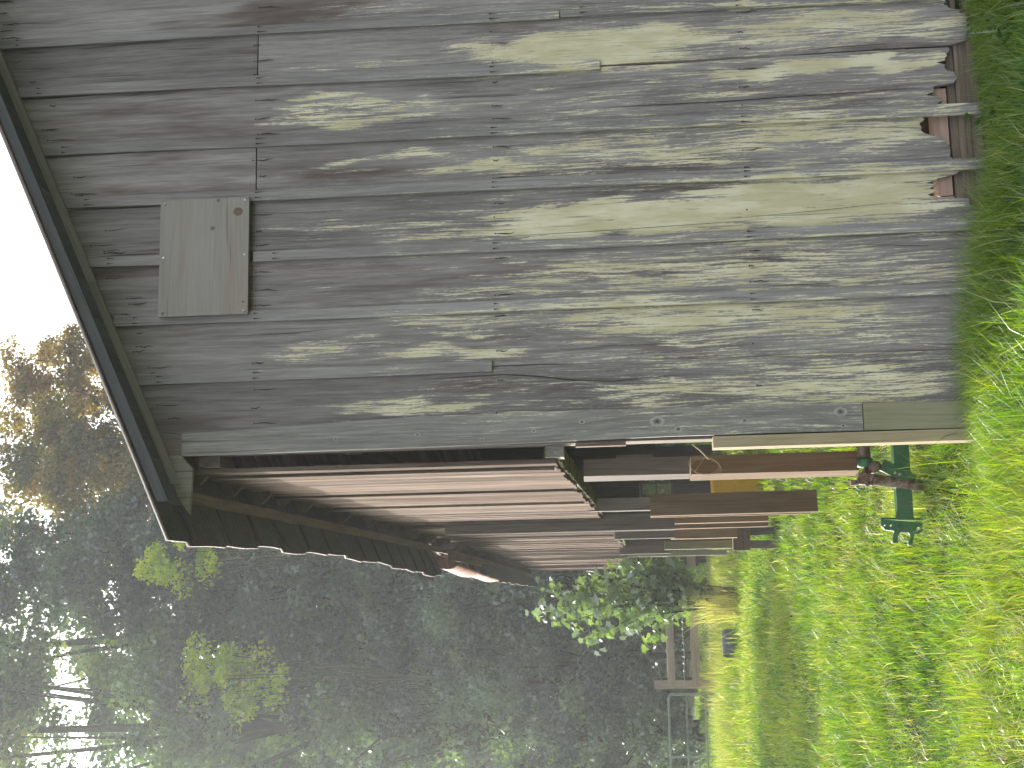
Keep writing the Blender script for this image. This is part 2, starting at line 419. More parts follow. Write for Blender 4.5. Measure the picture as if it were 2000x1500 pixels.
# battens over the seams
def batten(xl, xr_top, xr_bot, z0, z1, w=.062, y0=-.0295, y1=-.0088, twist=0.0):
    b = MB(); n = 40; off = random.random() * 40; offv = random.random() * 40; t = random.random()
    ringsv = []; vs = []; gu = []; gv = []; pp = []; fs = []
    for k in range(n + 1):
        q = k / n; zz = z0 + (z1 - z0) * q; cx = xr_bot + (xr_top - xr_bot) * q + .0025 * math.sin(zz * 2.3 + off)
        yb = .003 * math.sin(zz * 1.1 + off)
        zt = roofz(cx)
        for (dx, yy, gx) in ((0, y1, 0), (0, y0 + yb, .02), (w, y0 + yb + twist, .02 + w), (w, y1, .04 + w)):
            vs.append((cx + dx, yy, zz)); gu.append(gx + off); gv.append(zz + offv)
            pp.append(paint_at(cx + dx * .5, zz) * .75 + (.18 if gx < .03 else 0) * (zz < 3.2))
    for k in range(n):
        for j in range(3): fs.append((k * 4 + j, k * 4 + j + 1, (k + 1) * 4 + j + 1, (k + 1) * 4 + j))
    fs.append((0, 3, 2, 1)); fs.append((n * 4, n * 4 + 1, n * 4 + 2, n * 4 + 3))
    b.add(vs, fs, gu, gv, t, pp, 0)
    # nail heads with rust streaks
    for zz in (2.515, 1.13, 3.86, z1 - .12):
        if z0 + .05 < zz < z1 - .03:
            for dx in (.014, .045):
                cx = xr_bot + (xr_top - xr_bot) * (zz - z0) / (z1 - z0) + dx
                L = rr.uniform(.02, .06); y = y0 - .0038
                b.add([(cx - .002, y, zz), (cx + .002, y, zz), (cx + .0045, y, zz + .005), (cx, y, zz + .01), (cx - .0045, y, zz + .005)], [(0, 1, 2, 3, 4)], m=1)
                b.add([(cx - .0028, y, zz + .002), (cx, y, zz - L), (cx + .0028, y, zz + .002)], [(0, 1, 2)], m=1)
    return b.build('batten', [M_batten, M_dark], barn)
tp = lambda xx: roofz(xx) - .03
batten(0, 2.466, 2.45, 2.125, tp(2.45), .05, y0=-.024)
batten(0, 2.455, 2.42, 0.02, 2.118, .058, y0=-.034)
batten(0, 2.157, 2.125, 1.905, tp(2.13))
batten(0, 1.79, 1.782 - .03, -.15, tp(1.76))
batten(0, 1.469, 1.440, -.153, tp(1.43))
batten(0, 1.103, 1.108, -.05, 3.875, .058)
batten(0, 1.118, 1.103, 3.98, tp(1.1), .058)
batten(0, .765, .760, -.03, tp(.74))
batten(0, .425, .436, 2.54, tp(.41))
x = 2.78
while x < BW - .3:
    batten(0, x, x, -.12, tp(x)); x += .33
# corner boards
cb = MB()
def grid_board(mb, x0f, x1f, z0, z1, y0, y1, p=0.0, t=None):
    off = random.random() * 30; offv = random.random() * 30; t = random.random() if t is None else t
    n = 30; vs = []; gu = []; gv = []; pp = []; fs = []
    for k in range(n + 1):
        zz = z0 + (z1 - z0) * k / n; s = .002 * math.sin(zz * 2.2 + off)
        x0 = float(np.interp(zz, *x0f)); x1 = float(np.interp(zz, *x1f))
        for xx, yy, g in ((x0, y1, -.02), (x0, y0, 0), ((x0 + x1) / 2, y0, (x1 - x0) / 2), (x1, y0, x1 - x0), (x1, y1, x1 - x0 + .02)):
            vs.append((xx + s, yy, zz)); gu.append(g + off); gv.append(zz + offv); pp.append(paint_at(xx, zz) * p if p else -.4)
    for k in range(n):
        for j in range(4): fs.append((k * 5 + j, k * 5 + j + 1, (k + 1) * 5 + j + 1, (k + 1) * 5 + j))
    fs += [(0, 4, 3, 2, 1), (n * 5, n * 5 + 1, n * 5 + 2, n * 5 + 3, n * 5 + 4)]
    mb.add(vs, fs, gu, gv, t, pp)
grid_board(cb, ([0, 1.6, 4.3], [.047, .047, .018]), ([.5, 2.4, 2.95, 4.26], [.194, .205, .200, .142]), .588, 4.262, -.034, -.009, .75, .55)
for (kx, kz, kr) in ((.15, .70, .016), (.075, .69, .007), (.13, 1.66, .018), (.085, 1.55, .010), (.14, 2.06, .008), (.10, 2.95, .007), (.09, 3.4, .006), (.06, 2.6, .006), (.12, 1.2, .008), (.10, 2.32, .007)):
    for k_, (ra, rb, mi) in enumerate(((0, .5, 1), (.5, 1.0, 2), (1.0, 1.5, 3))):
        vs = []
        for j in range(14):
            c_, s_ = math.cos(j * 2 * math.pi / 14), math.sin(j * 2 * math.pi / 14); wv = 1 + .18 * math.sin(j * 2.3 + kz)
            vs += [(kx + kr * ra * c_ * wv, -.0355 - .0002 * k_, kz + kr * ra * s_ * 1.3), (kx + kr * rb * c_ * wv, -.0355 - .0002 * k_, kz + kr * rb * s_ * 1.5)]
        cb.add(vs, [(2 * j, 2 * j + 1, (2 * j + 3) % 28, (2 * j + 2) % 28) for j in range(14)], t=.5, m=mi)
M_kn = [wood('knot_core', (.05, .04, .032), (.085, .07, .055), (.12, .10, .08)), wood('knot_ring', (.14, .125, .11), (.20, .185, .165), (.26, .25, .23)), wood('knot_halo', (.24, .235, .22), (.31, .30, .285), (.36, .35, .34))]
cb.build('corner_board', [M_corner] + M_kn, barn)
cb = MB(); grid_board(cb, ([0, 1], [.044, .05]), ([0, 1], [.185, .196]), -.04, .583, -.030, .0, 0, .5)
o = cb.build('corner_board', M_green_wood, barn); o['label'] = 'newer greenish lower corner board'
# new corner stud beside it, cleat and pieces in the gap
mb = MB(); mb.box((-.020, -.040, -.03), (.040, .09, 1.37), 2, .6); mb.build('corner_stud', M_new, barn)
mb = MB(); mb.box((.036, .03, -.1), (.13, .17, 4.30), 2, .3); mb.build('corner_post', M_greyp, barn)
mb = MB(); mb.box((.035, -.018, 4.268), (.122, .02, 4.395), 2, .3); mb.build('filler_board', M_greyp, barn)
mb = MB(); mb.box((.012, .0, 1.83), (.034, .05, 2.10), 2, .8); mb.build('cleat', M_side, barn)
mb = MB()
mb.box((-.03, .10, 2.17), (.034, .22, 2.27), 1, .7)
mb.build('girt', M_corner, barn)
mb = MB(); mb.box((-.03, .08, 4.08), (.03, .2, 4.2), 1, .4); mb.build('girt', M_greyp, barn)

# rotten sill timbers behind the broken board ends
mb = MB(); mb.box((1.32, .034, .02), (1.93, .16, .098), 0, .6, wob=.004); mb.box((1.0, .035, .015), (1.315, .13, .09), 0, .3, wob=.004); mb.build('sill', M_sill, barn)
mb = MB()
for (x0, x1, z0, z1, y0) in ((.9, 2.7, -.03, .012, .034), (1.25, 2.7, -.062, -.034, .02), (.8, 2.3, -.105, -.066, .032), (1.1, 2.75, -.155, -.103, .015), (.3, 1.3, -.2, -.104, .04), (1.94, 2.7, .045, .10, .05)):
    mb.box((x0, y0, z0), (x1, .2, z1), 0, None, wob=.006)
mb.build('foundation_timber', M_rot, barn)
mb = MB(); mb.box((1.2, .3, -.3), (8.7, .34, .35), 0, .2); mb.build('dark_backing_board', M_int, barn)  # added dark board so the hole behind the broken ends stays dark

# rake trim strip under the roof, in two lengths
for (x0, x1) in ((-.13, 1.02), (1.024, RX)):
    mb = MB(); yy = (-.052, -.034)
    vs = []; L = []
    for xx in (x0, x1):
        zb_ = roofz(xx) - .052 - (.0 if x0 < 1 else .004); zt_ = roofz(xx) - .002
        vs += [(xx, -.056, zb_), (xx, -.056, zt_), (xx, -.0345, zt_), (xx, -.0345, zb_)]
    fs = [(0, 4, 5, 1), (1, 5, 6, 2), (2, 6, 7, 3), (3, 7, 4, 0), (0, 1, 2, 3), (7, 6, 5, 4)]
    # split faces for clean grain
    of = random.random() * 9
    for q in fs:
        mb.add([vs[i] for i in q], [(0, 1, 2, 3)], [vs[i][2] - SL * vs[i][0] + vs[i][1] + of for i in q], [vs[i][0] + of for i in q], .6)
    mb.build('rake_trim', M_trim, barn)
# eave end pieces at the corner: plate end and pointed lookout
mb = MB()
vs = [(.03, -.03, 4.27), (.03, -.03, 4.36), (-.20, -.045, 4.275), (-.30, -.05, 4.205), (-.05, -.03, 4.20)]
vs2 = [(a, b + .03, c) for a, b, c in vs]
mb.add(vs + vs2, [(0, 1, 2, 3, 4), (9, 8, 7, 6, 5), (0, 5, 6, 1), (1, 6, 7, 2), (2, 7, 8, 3), (3, 8, 9, 4), (4, 9, 5, 0)], t=.6)
mb.build('rafter_end', M_trim, barn)

# plywood hatch
mb = MB(); mb.box((.802, -.062, 3.893), (1.475, -.043, 4.405), 0, .6)
hatch = mb.build('hatch', M_ply, barn); hatch['label'] = 'pale plywood panel covering a high opening'
mb = MB()
for xx in (.82, 1.14, 1.455):
    for zz in (3.915, 4.38):
        mb = MB(); mb.tube([(xx + rr.uniform(-.01, .01), -.0615, zz), (xx, -.068, zz)], .007, 6, smooth=False); mb.build('screw', M_wire, hatch)
M_knot = wood('ply_knot', (.09, .07, .055), (.15, .11, .085), (.20, .155, .12))
for (xx, zz, r0) in ((1.39, 3.955, .028), (1.30, 4.10, .012), (1.46, 4.07, .010), (.87, 3.92, .008)):
    mb = MB()
    for k, (ra, rb, tt) in enumerate(((0, .45, 1), (.45, .6, 0), (.6, .85, .5), (.85, 1, 1))):
        n = 16; vs = []
        for j in range(n):
            c, s = math.cos(j * 2 * math.pi / n), math.sin(j * 2 * math.pi / n)
            vs += [(xx + r0 * ra * c * .9, -.0626, zz + r0 * ra * s), (xx + r0 * rb * c * .9, -.0626, zz + r0 * rb * s)]
        mb.add(vs, [(2 * j, 2 * j + 1, (2 * j + 3) % (2 * n), (2 * j + 2) % (2 * n)) for j in range(n)], t=tt * .9)
    mb.build('knot', M_knot, hatch)

# ---- side wall: two lengths of sunlit vertical siding on girts
def siding(y0, y1, zb0, zb1, seed):
    r = random.Random(seed); mb = MB(); y = y0
    while y < y1 - .05:
        w = min(r.choice([.14, .19, .24, .28]), y1 - y); ym = y + w / 2
        X = -.062 + bow(ym) + r.uniform(-.004, .004); zb_ = zb0 + (zb1 - zb0) * (ym - y0) / (y1 - y0) + r.uniform(-.012, .015)
        if r.random() < .08: zb_ += r.uniform(.02, .08)
        ang = r.uniform(-.035, .035); M = Matrix.Rotation(ang, 3, 'Z')
        mb.box((X - .0, y + .002, zb_), (X + .025, y + w - r.choice([.002, .003, .004]), 4.32), 2, r.random(), rot=M)
        if r.random() < .10:
            mb.box((X - .018, y + w - .03, zb_ + r.uniform(-.01, .03)), (X - .004, y + w + .03, 4.30), 2, r.random())
        y += w
    return mb.build('side_wall', M_side, barn)
siding(.15, 6.15, 2.225, 2.135, 3)
siding(7.25, LEN, 2.06, 2.02, 9)
for (y0, y1, z0, z1) in ((.15, 6.1, 2.215, 2.125), (7.2, LEN, 2.03, 1.98)):
    mb = MB(); n = 24
    for k in range(n):
        ya = y0 + (y1 - y0) * k / n; yb = y0 + (y1 - y0) * (k + 1) / n; za = z0 + (z1 - z0) * k / n
        X = bow((ya + yb) / 2)
        mb.box((X - .034, ya, za - .010), (X + .08, yb, za + .07), 1, .4, wob=.005)
    mb.build('header', M_moss, barn)
mb = MB(); mb.box((-.005 + bow(3), .17, 3.3), (.08 + bow(3), LEN - .1, 3.4), 1, .4); mb.build('girt', M_int, barn)
# bays: hanging planks and posts under the header
def plank(x0, y0, w, th, z0, z1, ang, mat, t=.5, name='plank'):
    mb = MB(); M = Matrix.Rotation(R_(ang), 3, 'Z')
    mb.box((x0 - w / 2, y0 - th / 2, z0), (x0 + w / 2, y0 + th / 2, z1), 2, t, rot=M, wob=.004)
    return mb.build(name, mat, barn)
def pplank(px, y0, y1, x0, x1, mat, ang=0, th=.07, X=-.03, dz=0, name='plank'):
    """plank whose face spans photo rows y0..y1 and runs from photo column x0 (top) to x1 (foot), standing on the side wall's line"""
    c = onX((x0 + x1) / 2, (y0 + y1) / 2, X); Y = c[1]
    w = abs(onY(px, y0, Y)[0] - onY(px, y1, Y)[0])
    return plank(c[0], Y, w, th, onY(x1, (y0 + y1) / 2, Y)[2], onY(x0, (y0 + y1) / 2, Y)[2] + dz, ang, mat, random.random(), name)
pplank(1510, 891, 929, 1348, 1672, M_brown, 9, .17, 0.0)
pplank(1250, 900, 934, 1140, 1347, M_greyp, 9, .14, .02)
pplank(1430, 962, 1004, 1270, 1596, M_brown, 6, .05, .0)
pplank(1430, 1000, 1008, 1270, 1560, M_brown, 6, .05, -.01)
pplank(1230, 973, 998, 1150, 1290, M_greyp, 6, .05, .03)
pplank(1150, 1008, 1040, 870, 1317, M_greyp, 5, .05, -.045)
pplank(1400, 1000, 1021, 1314, 1500, M_brown, 5, .05, .03)
pplank(1400, 1022, 1031, 1314, 1500, M_brown, 5, .05, .02)
pplank(1380, 1030, 1052, 1200, 1318, M_greyp, 5, .05, .0)
pplank(1380, 1032, 1052, 1310, 1440, M_brown, 5, .05, -.01)
pplank(1370, 1057, 1072, 1298, 1440, M_green_wood, 5, .06, -.01)
pplank(1300, 1066, 1082, 1210, 1310, M_greyp, 5, .06, -.02)
pplank(1370, 1076, 1086, 1225, 1420, M_green_wood, 5, .08, -.02)
pplank(1260, 1048, 1070, 1205, 1440, M_int, 5, .05, .15)
pplank(1250, 888, 905, 1205, 1275, M_greyp, 0, .04, .18)
c = onX(1450, 1050, -.02)
mb = MB(); mb.box((c[0] - .16, c[1] - .1, .36), (c[0] + .13, c[1] + .1, .58), 0, .5, wob=.01); mb.build('sill_block', M_raft, barn)
for dx in (-.10, .08):
    mb = MB(); mb.box((c[0] + dx - .05, c[1] - .06, -.05), (c[0] + dx + .05, c[1] + .06, .36), 2, None, wob=.01); mb.build('footing_post', M_greyp, barn)
# interior posts and back boards
for (x, y) in ((2.6, 4), (2.7, 9), (2.6, 14), (2.7, 19), (5.8, 6), (5.8, 14)):
    mb = MB(); mb.box((x - .08, y - .08, -.1), (x + .08, y + .08, roofz(x) - .16), 2); mb.build('interior_post', M_int, barn)
mb = MB()
for k in range(40):
    y = .3 + k * (LEN - .5) / 40
    mb.box((BW - .05, y, -.1), (BW - .02, y + .58, roofz(BW) - .02), 2, None)
mb.build('right_wall', M_int, barn)
# far gable with a wide doorway and a window opening
mb = MB(); x = .03
WIN = onY(1253, 972, LEN); WIN2 = onY(1310, 945, LEN)
wx0, wx1, wz0, wz1 = min(WIN[0], WIN2[0]), max(WIN[0], WIN2[0]), min(WIN[2], WIN2[2]), max(WIN[2], WIN2[2])
while x < BW - .1:
    w = .3
    top = roofz(x + .15) - .08
    if 2.6 < x < 5.6: mb.box((x, LEN - .04, 1.35), (x + w - .004, LEN, top), 2)
    elif x + w > wx0 and x < wx1:
        mb.box((x, LEN - .04, -.1), (x + w - .004, LEN, wz0), 2); mb.box((x, LEN - .04, wz1), (x + w - .004, LEN, top), 2)
    else: mb.box((x, LEN - .04, -.1), (x + w - .004, LEN, top), 2)
    x += w
mb.build('far_gable_wall', M_int, barn)
mb = MB()
mb.box((wx0 - .05, LEN - .07, wz0 - .05), (wx1 + .05, LEN - .042, wz0), 0); mb.box((wx0 - .05, LEN - .07, wz1), (wx1 + .05, LEN - .042, wz1 + .05), 0)
mb.box((wx0 - .05, LEN - .07, wz0), (wx0, LEN - .042, wz1), 2); mb.box((wx1, LEN - .07, wz0), (wx1 + .05, LEN - .042, wz1), 2)
mb.box((wx0, LEN - .065, (wz0 + wz1) / 2 - .012), (wx1, LEN - .045, (wz0 + wz1) / 2 + .012), 0)
wf = mb.build('window', M_greyp, barn)
m_, t_ = nt('old_pane'); g_n = G(t_); tr_ = g_n.n('ShaderNodeBsdfTranslucent'); tr_.inputs[0].default_value = (.22, .24, .15, 1)
gt_ = g_n.n('ShaderNodeBsdfTransparent'); gt_.inputs[0].default_value = (.5, .55, .4, 1)
mx_ = g_n.n('ShaderNodeMixShader', i_0=.35); g_n.l(gt_.outputs[0], mx_.inputs[1]); g_n.l(tr_.outputs[0], mx_.inputs[2]); g_n.out(mx_.outputs[0])
mb = MB(); mb.box((wx0 + .001, LEN - .06, wz0 + .001), (wx1 - .001, LEN - .056, wz1 - .001), 2); mb.build('pane', m_, wf)

# ---- rafters, eave strip
for k in range(38):
    y = .30 + k * .615 + rr.uniform(-.03, .03)
    if y > LEN - .1: break
    mb = MB(); xa = -.125 + bow(y) * .7 + rr.uniform(-.015, .015)
    top = lambda xx: roofz(xx) - .012
    dz = .135
    # plumb-cut tail with a bevelled toe
    prof = [(xa, top(xa)), (xa - .0, top(xa) - .05), (xa + .06, top(xa + .06) - dz), (RX, top(RX) - dz), (RX, top(RX))]
    vs = [(a, y - .022, b) for a, b in prof] + [(a, y + .022, b) for a, b in prof]
    of = rr.random() * 20; tt = rr.random()
    gu = [v[2] - SL * v[0] + v[1] * 3 + of for v in vs]; gv = [v[0] + of for v in vs]
    mb.add(vs, [(0, 1, 2, 3, 4), (9, 8, 7, 6, 5), (0, 5, 6, 1), (1, 6, 7, 2), (2, 7, 8, 3), (4, 9, 5, 0)], gu, gv, tt)
    mb.build('rafter', M_raft, barn)
mb = MB(); n = 30
for k in range(n):
    ya = -.02 + (LEN - .02) * k / n; yb = -.02 + (LEN - .02) * (k + 1) / n; ym = (ya + yb) / 2
    X = -.20 + bow(ym) * .9
    mb.box((X - .03, ya, roofz(X) - .052), (X + .03, yb, roofz(X) - .016), 1, .7)
mb.build('eave_strip', M_raft, barn)

# ---- corrugated roof
def dripx(y): return -.458 + .055 * max(0, math.sin(math.pi * (y) / 7.5)) * (1 if -.1 < y < 7.5 else 0) + (.03 if y > 9 else 0) + .006 * math.sin(y * 5.1)
def roof_sheet(y0, y1, xe, name='roof', right=False):
    mb = MB(); n = int((y1 - y0) / .0127); vs = []; fs = []
    cols = 3
    for k in range(n + 1):
        y = y0 + (y1 - y0) * k / n
        dz = .011 * math.sin(2 * math.pi * y / .076)
        lap = .006 * (int((y + 10) / .66) % 2)
        xs_ = (BW + .45, RX) if right else (xe(y) + (.012 * (int((y + 10) / .66) % 3) - .012), 1.2, RX)
        for xx in xs_: vs.append((xx, y, roofz(xx) + .016 + dz + lap - (.01 * math.sin(y * 2.2) if xx < 0 else 0)))
    c = 2 if right else 3
    for k in range(n):
        for j in range(c - 1): fs.append((k * c + j, k * c + j + 1, (k + 1) * c + j + 1, (k + 1) * c + j))
    mb.add(vs, fs, smooth=True)
    o = mb.build(name, [M_roof_bot, M_edge], barn)
    md = o.modifiers.new('t', 'SOLIDIFY'); md.thickness = .011; md.offset = 1; md.material_offset_rim = 1
    return o
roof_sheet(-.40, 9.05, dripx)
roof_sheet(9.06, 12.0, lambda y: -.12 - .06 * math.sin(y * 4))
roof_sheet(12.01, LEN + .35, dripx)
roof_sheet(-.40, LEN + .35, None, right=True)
# overlapping sheet edges seen from below
for yy in [-.06, .60, 1.27, 1.93, 2.6, 3.26, 3.93, 4.6, 5.26, 5.93, 6.6, 7.26, 7.93, 8.6, 12.7, 13.4, 14.1]:
    mb = MB(); xa = dripx(yy) + .012; xb = -.19
    vs = [(xa, yy, roofz(xa) - .004), (xa, yy + .028, roofz(xa) - .004), (xb, yy + .028, roofz(xb) - .004), (xb, yy, roofz(xb) - .004)]
    vs2 = [(a, b, c + .012) for a, b, c in vs]
    mb.add(vs + vs2, [(3, 2, 1, 0), (4, 5, 6, 7), (0, 1, 5, 4), (2, 3, 7, 6), (1, 2, 6, 5), (3, 0, 4, 7)]); mb.build('sheet_lap', M_dark, barn)
# barge board under the gable overhang
mb = MB()
for (ya, yb, dz0, dz1) in ((-.385, -.352, -.06, .002),):
    vs = []
    for xx in (-.25, RX):
        vs += [(xx, ya, roofz(xx) + dz0), (xx, ya, roofz(xx) + dz1), (xx, yb, roofz(xx) + dz1), (xx, yb, roofz(xx) + dz0)]
    mb.add(vs, [(0, 4, 5, 1), (1, 5, 6, 2), (2, 6, 7, 3), (3, 7, 4, 0), (0, 1, 2, 3), (7, 6, 5, 4)], [v[2] - SL * v[0] for v in vs], [v[0] for v in vs], .3)
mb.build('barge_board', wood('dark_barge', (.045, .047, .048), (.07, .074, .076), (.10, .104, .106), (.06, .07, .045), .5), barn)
mb = MB(); n = 18                       # soffit boards closing the gable overhang
for k in range(n):
    xa = -.25 + (RX + .25) * k / n; xb = -.25 + (RX + .25) * (k + 1) / n - .004
    vs = [(xa, -.351, roofz(xa) - .006), (xb, -.351, roofz(xb) - .006), (xb, .0, roofz(xb) - .006), (xa, .0, roofz(xa) - .006)]
    vs2 = [(a, b, c + .012) for a, b, c in vs]
    mb.add(vs + vs2, [(3, 2, 1, 0), (4, 5, 6, 7), (0, 1, 5, 4), (2, 3, 7, 6), (1, 2, 6, 5), (3, 0, 4, 7)], [v[0] for v in vs + vs2], [v[1] for v in vs + vs2], rr.random())
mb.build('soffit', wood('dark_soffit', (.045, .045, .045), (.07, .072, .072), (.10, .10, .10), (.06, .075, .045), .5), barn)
# torn, curled sheets at the broken eave
def curl(y0, y1, R, turn, x0, tilt):
    mb = MB(); n = 16; m = 26; vs = []
    for i in range(n + 1):
        a = turn * i / n
        for j in range(m + 1):
            q = j / m; y = y0 + (y1 - y0) * q
            rr_ = R * (1 + .25 * q)
            xx = x0 - math.sin(a) * rr_ - .03 * q; zz = roofz(x0) + .03 - (1 - math.cos(a)) * rr_ + tilt * q
            d = .008 * math.sin(2 * math.pi * y / .076)
            vs.append((xx, y + .05 * math.sin(a), zz + d))
    mb.add(vs, [(i * (m + 1) + j, i * (m + 1) + j + 1, (i + 1) * (m + 1) + j + 1, (i + 1) * (m + 1) + j) for i in range(n) for j in range(m)], smooth=True)
    o = mb.build('torn_sheet', M_rust, barn); md = o.modifiers.new('t', 'SOLIDIFY'); md.thickness = .003
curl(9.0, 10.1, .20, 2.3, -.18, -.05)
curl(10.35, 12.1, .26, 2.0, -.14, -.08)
mb = MB(); mb.box((-.26, 9.2, 4.1), (-.14, 12.4, 4.13), 1); mb.build('eave_strip', M_raft, barn)

# ------------------------------------------------------------------ green implement leaning out of the bay
imp = empty('farm_implement', 'green steel toolbar with end plate and rusty jack leg beside barn corner', 'implement', (-.16, 1.1, 0))
IL = (-.16, 1.1, 0)
IY = 1.1
def ip(x, y, Y=IY): return onY(x, y, Y)
zc = ip(1766, 1000)[2]
mb = MB(); xe_ = ip(1766, 1016)[0]
mb.box((xe_, IY - .04, zc - .046), (.75, IY + .04, zc + .046), 0, .5)
o = local(mb, IL).build('beam', M_gsteel, imp); md = o.modifiers.new('b', 'BEVEL'); md.width = .008; md.segments = 2
def plate(name, outline, holes, y0, th, mat):
    cu = bpy.data.curves.new(name, 'CURVE'); cu.dimensions = '2D'; cu.fill_mode = 'BOTH'; cu.extrude = th / 2; cu.bevel_depth = .002
    for loop in [outline] + holes:
        sp = cu.splines.new('POLY'); sp.points.add(len(loop) - 1); sp.use_cyclic_u = True
        for p, (a, b) in zip(sp.points, loop): p.co = (a, b, 0, 1)
    tmp = bpy.data.objects.new('tmp', cu); COL.objects.link(tmp); bpy.context.view_layer.update()
    me = bpy.data.meshes.new_from_object(tmp.evaluated_get(bpy.context.evaluated_depsgraph_get()))
    bpy.data.objects.remove(tmp); bpy.data.curves.remove(cu)
    me.transform(Matrix.Translation((-IL[0], y0 - IL[1], -IL[2])) @ Matrix.Rotation(math.pi / 2, 4, 'X'))
    me.name = name; me.materials.clear(); me.materials.append(mat)
    o = bpy.data.objects.new(name, me); COL.objects.link(o); o.parent = imp; return o
def zx(zx_, zy_, Y=IY - .05):   # from the 5x enlargement (origin 1600,800)
    p = ip(1600 + zx_ / 5, 800 + zy_ / 5, Y); return (p[0], p[2])
outl = [zx(*q) for q in ((605, 1075), (1003, 1108), (1003, 1180), (970, 1212), (925, 1208), (920, 1240), (905, 1320), (868, 1320), (880, 1275), (895, 1240), (870, 1200),
                         (790, 1192), (765, 1230), (762, 1300), (712, 1300), (722, 1240), (730, 1185), (640, 1172), (603, 1130))]
def circ(c, r, n=14): return [(c[0] + r * math.cos(2 * math.pi * k / n), c[1] + r * math.sin(2 * math.pi * k / n)) for k in range(n)]
holes = [circ(zx(632, 1135), .008), circ(zx(695, 1136), .008), circ(zx(962, 1165), .011)]
plate('end_plate', outl, holes, IY - .05, .016, M_gsteel)
fl = [zx(605, 1070), zx(1003, 1100)]
mb = MB(); mb.box((fl[0][0] - .006, IY - .045, fl[1][1]), (fl[0][0] + .006, IY + .06, fl[0][1]), 2, rot=Matrix.Rotation(R_(2.5), 3, 'Y'))
local(mb, IL).build('flange', M_gsteel, imp)
c = zx(768, 1145); mb = MB(); mb.tube([(c[0], IY - .056, c[1]), (c[0], IY - .075, c[1])], .013, 6, smooth=False); mb.tube([(c[0], IY - .075, c[1]), (c[0], IY - .085, c[1])], .007, 8)
local(mb, IL).build('bolt', M_gsteel, imp)
# upper pipe with collar
pz = ip(1688, 880)[2]; r_p = abs(ip(1676, 880)[2] - ip(1700, 880)[2]) / 2
xa = ip(1688, 899)[0]; mb = MB(); mb.tube([(.7, IY + .02, pz + .01), (xa, IY, pz)], r_p, 18); local(mb, IL).build('pipe', M_rsteel, imp)
mb = MB(); xb = ip(1688, 913)[0]
mb.tube([(xa + .012, IY, pz), (xa, IY, pz), (xb + .008, IY, pz), (xb, IY, pz)], [r_p * 1.15, r_p * 1.35, r_p * 1.35, r_p * 1.1], 20)
local(mb, IL).build('collar', M_gsteel, imp)
mb = MB(); xj = ip(1690, 930)[0]
mb.tube([(xb, IY, pz - .01), (xj, IY, pz - .01)], r_p * .55, 12); local(mb, IL).build('spindle', M_rsteel, imp)
# jack leg and its bracket
jt = onY(1698, 936, IY - .03); jb = onY(1826, 952, IY - .03)
mb = MB(); mb.tube([jt, jt + (jb - jt) * .03, jt + (jb - jt) * .5, jb], [.040, .035, .035, .037], 16); local(mb, IL).build('jack_leg', M_tube, imp)
mb = MB(); mb.box((jt[0] - .034, IY - .065, jt[2] - .02), (jt[0] + .034, IY + .01, jt[2] + .07), 2, rot=Matrix.Rotation(R_(8), 3, 'Y'))
mb.box((jt[0] - .034, IY - .06, jt[2] + .071), (jt[0] - .006, IY + .0, jt[2] + .115), 2)
mb.tube([(jt[0] - .045, IY - .07, jt[2] + .02), (jt[0] + .05, IY - .03, jt[2] + .03)], .014, 8)
o = local(mb, IL).build('bracket', M_rsteel, imp); md = o.modifiers.new('b', 'BEVEL'); md.width = .01; md.segments = 2
mb = MB(); mb.tube([tuple(onY(1826, 952, IY - .03)), tuple(onY(1829, 952, IY - .03))], .06, 16); local(mb, IL).build('jack_foot', M_rsteel, imp)
# strut and pivot
a = onY(1722, 908, IY - .045); b = onY(1786, 938, IY - .045)
mid = (a + b) / 2; L = np.linalg.norm(a - b); an = math.atan2(a[2] - b[2], a[0] - b[0])
mb = MB(); mb.box((mid[0] - L / 2, mid[1] - .012, mid[2] - .035), (mid[0] + L / 2, mid[1] + .012, mid[2] + .035), 0, rot=Matrix.Rotation(-an, 3, 'Y'))
o = local(mb, IL).build('strut', M_gsteel, imp); md = o.modifiers.new('b', 'BEVEL'); md.width = .006
mb = MB(); q = onY(1708, 912, IY - .05)
mb.tube([(q[0], IY - .09, q[2]), (q[0], IY + .04, q[2])], .034, 14); mb.tube([(q[0], IY - .105, q[2]), (q[0], IY - .09, q[2])], .02, 6, smooth=False)
local(mb, IL).build('pivot', M_rsteel, imp)
for (zx_, zy_) in ((785, 633), (738, 618)):
    cc = zx(zx_, zy_, IY - .06); mb = MB(); mb.tube([(cc[0], IY - .055, cc[1]), (cc[0], IY - .066, cc[1])], .009, 6, smooth=False); local(mb, IL).build('bolt', M_wire, imp)

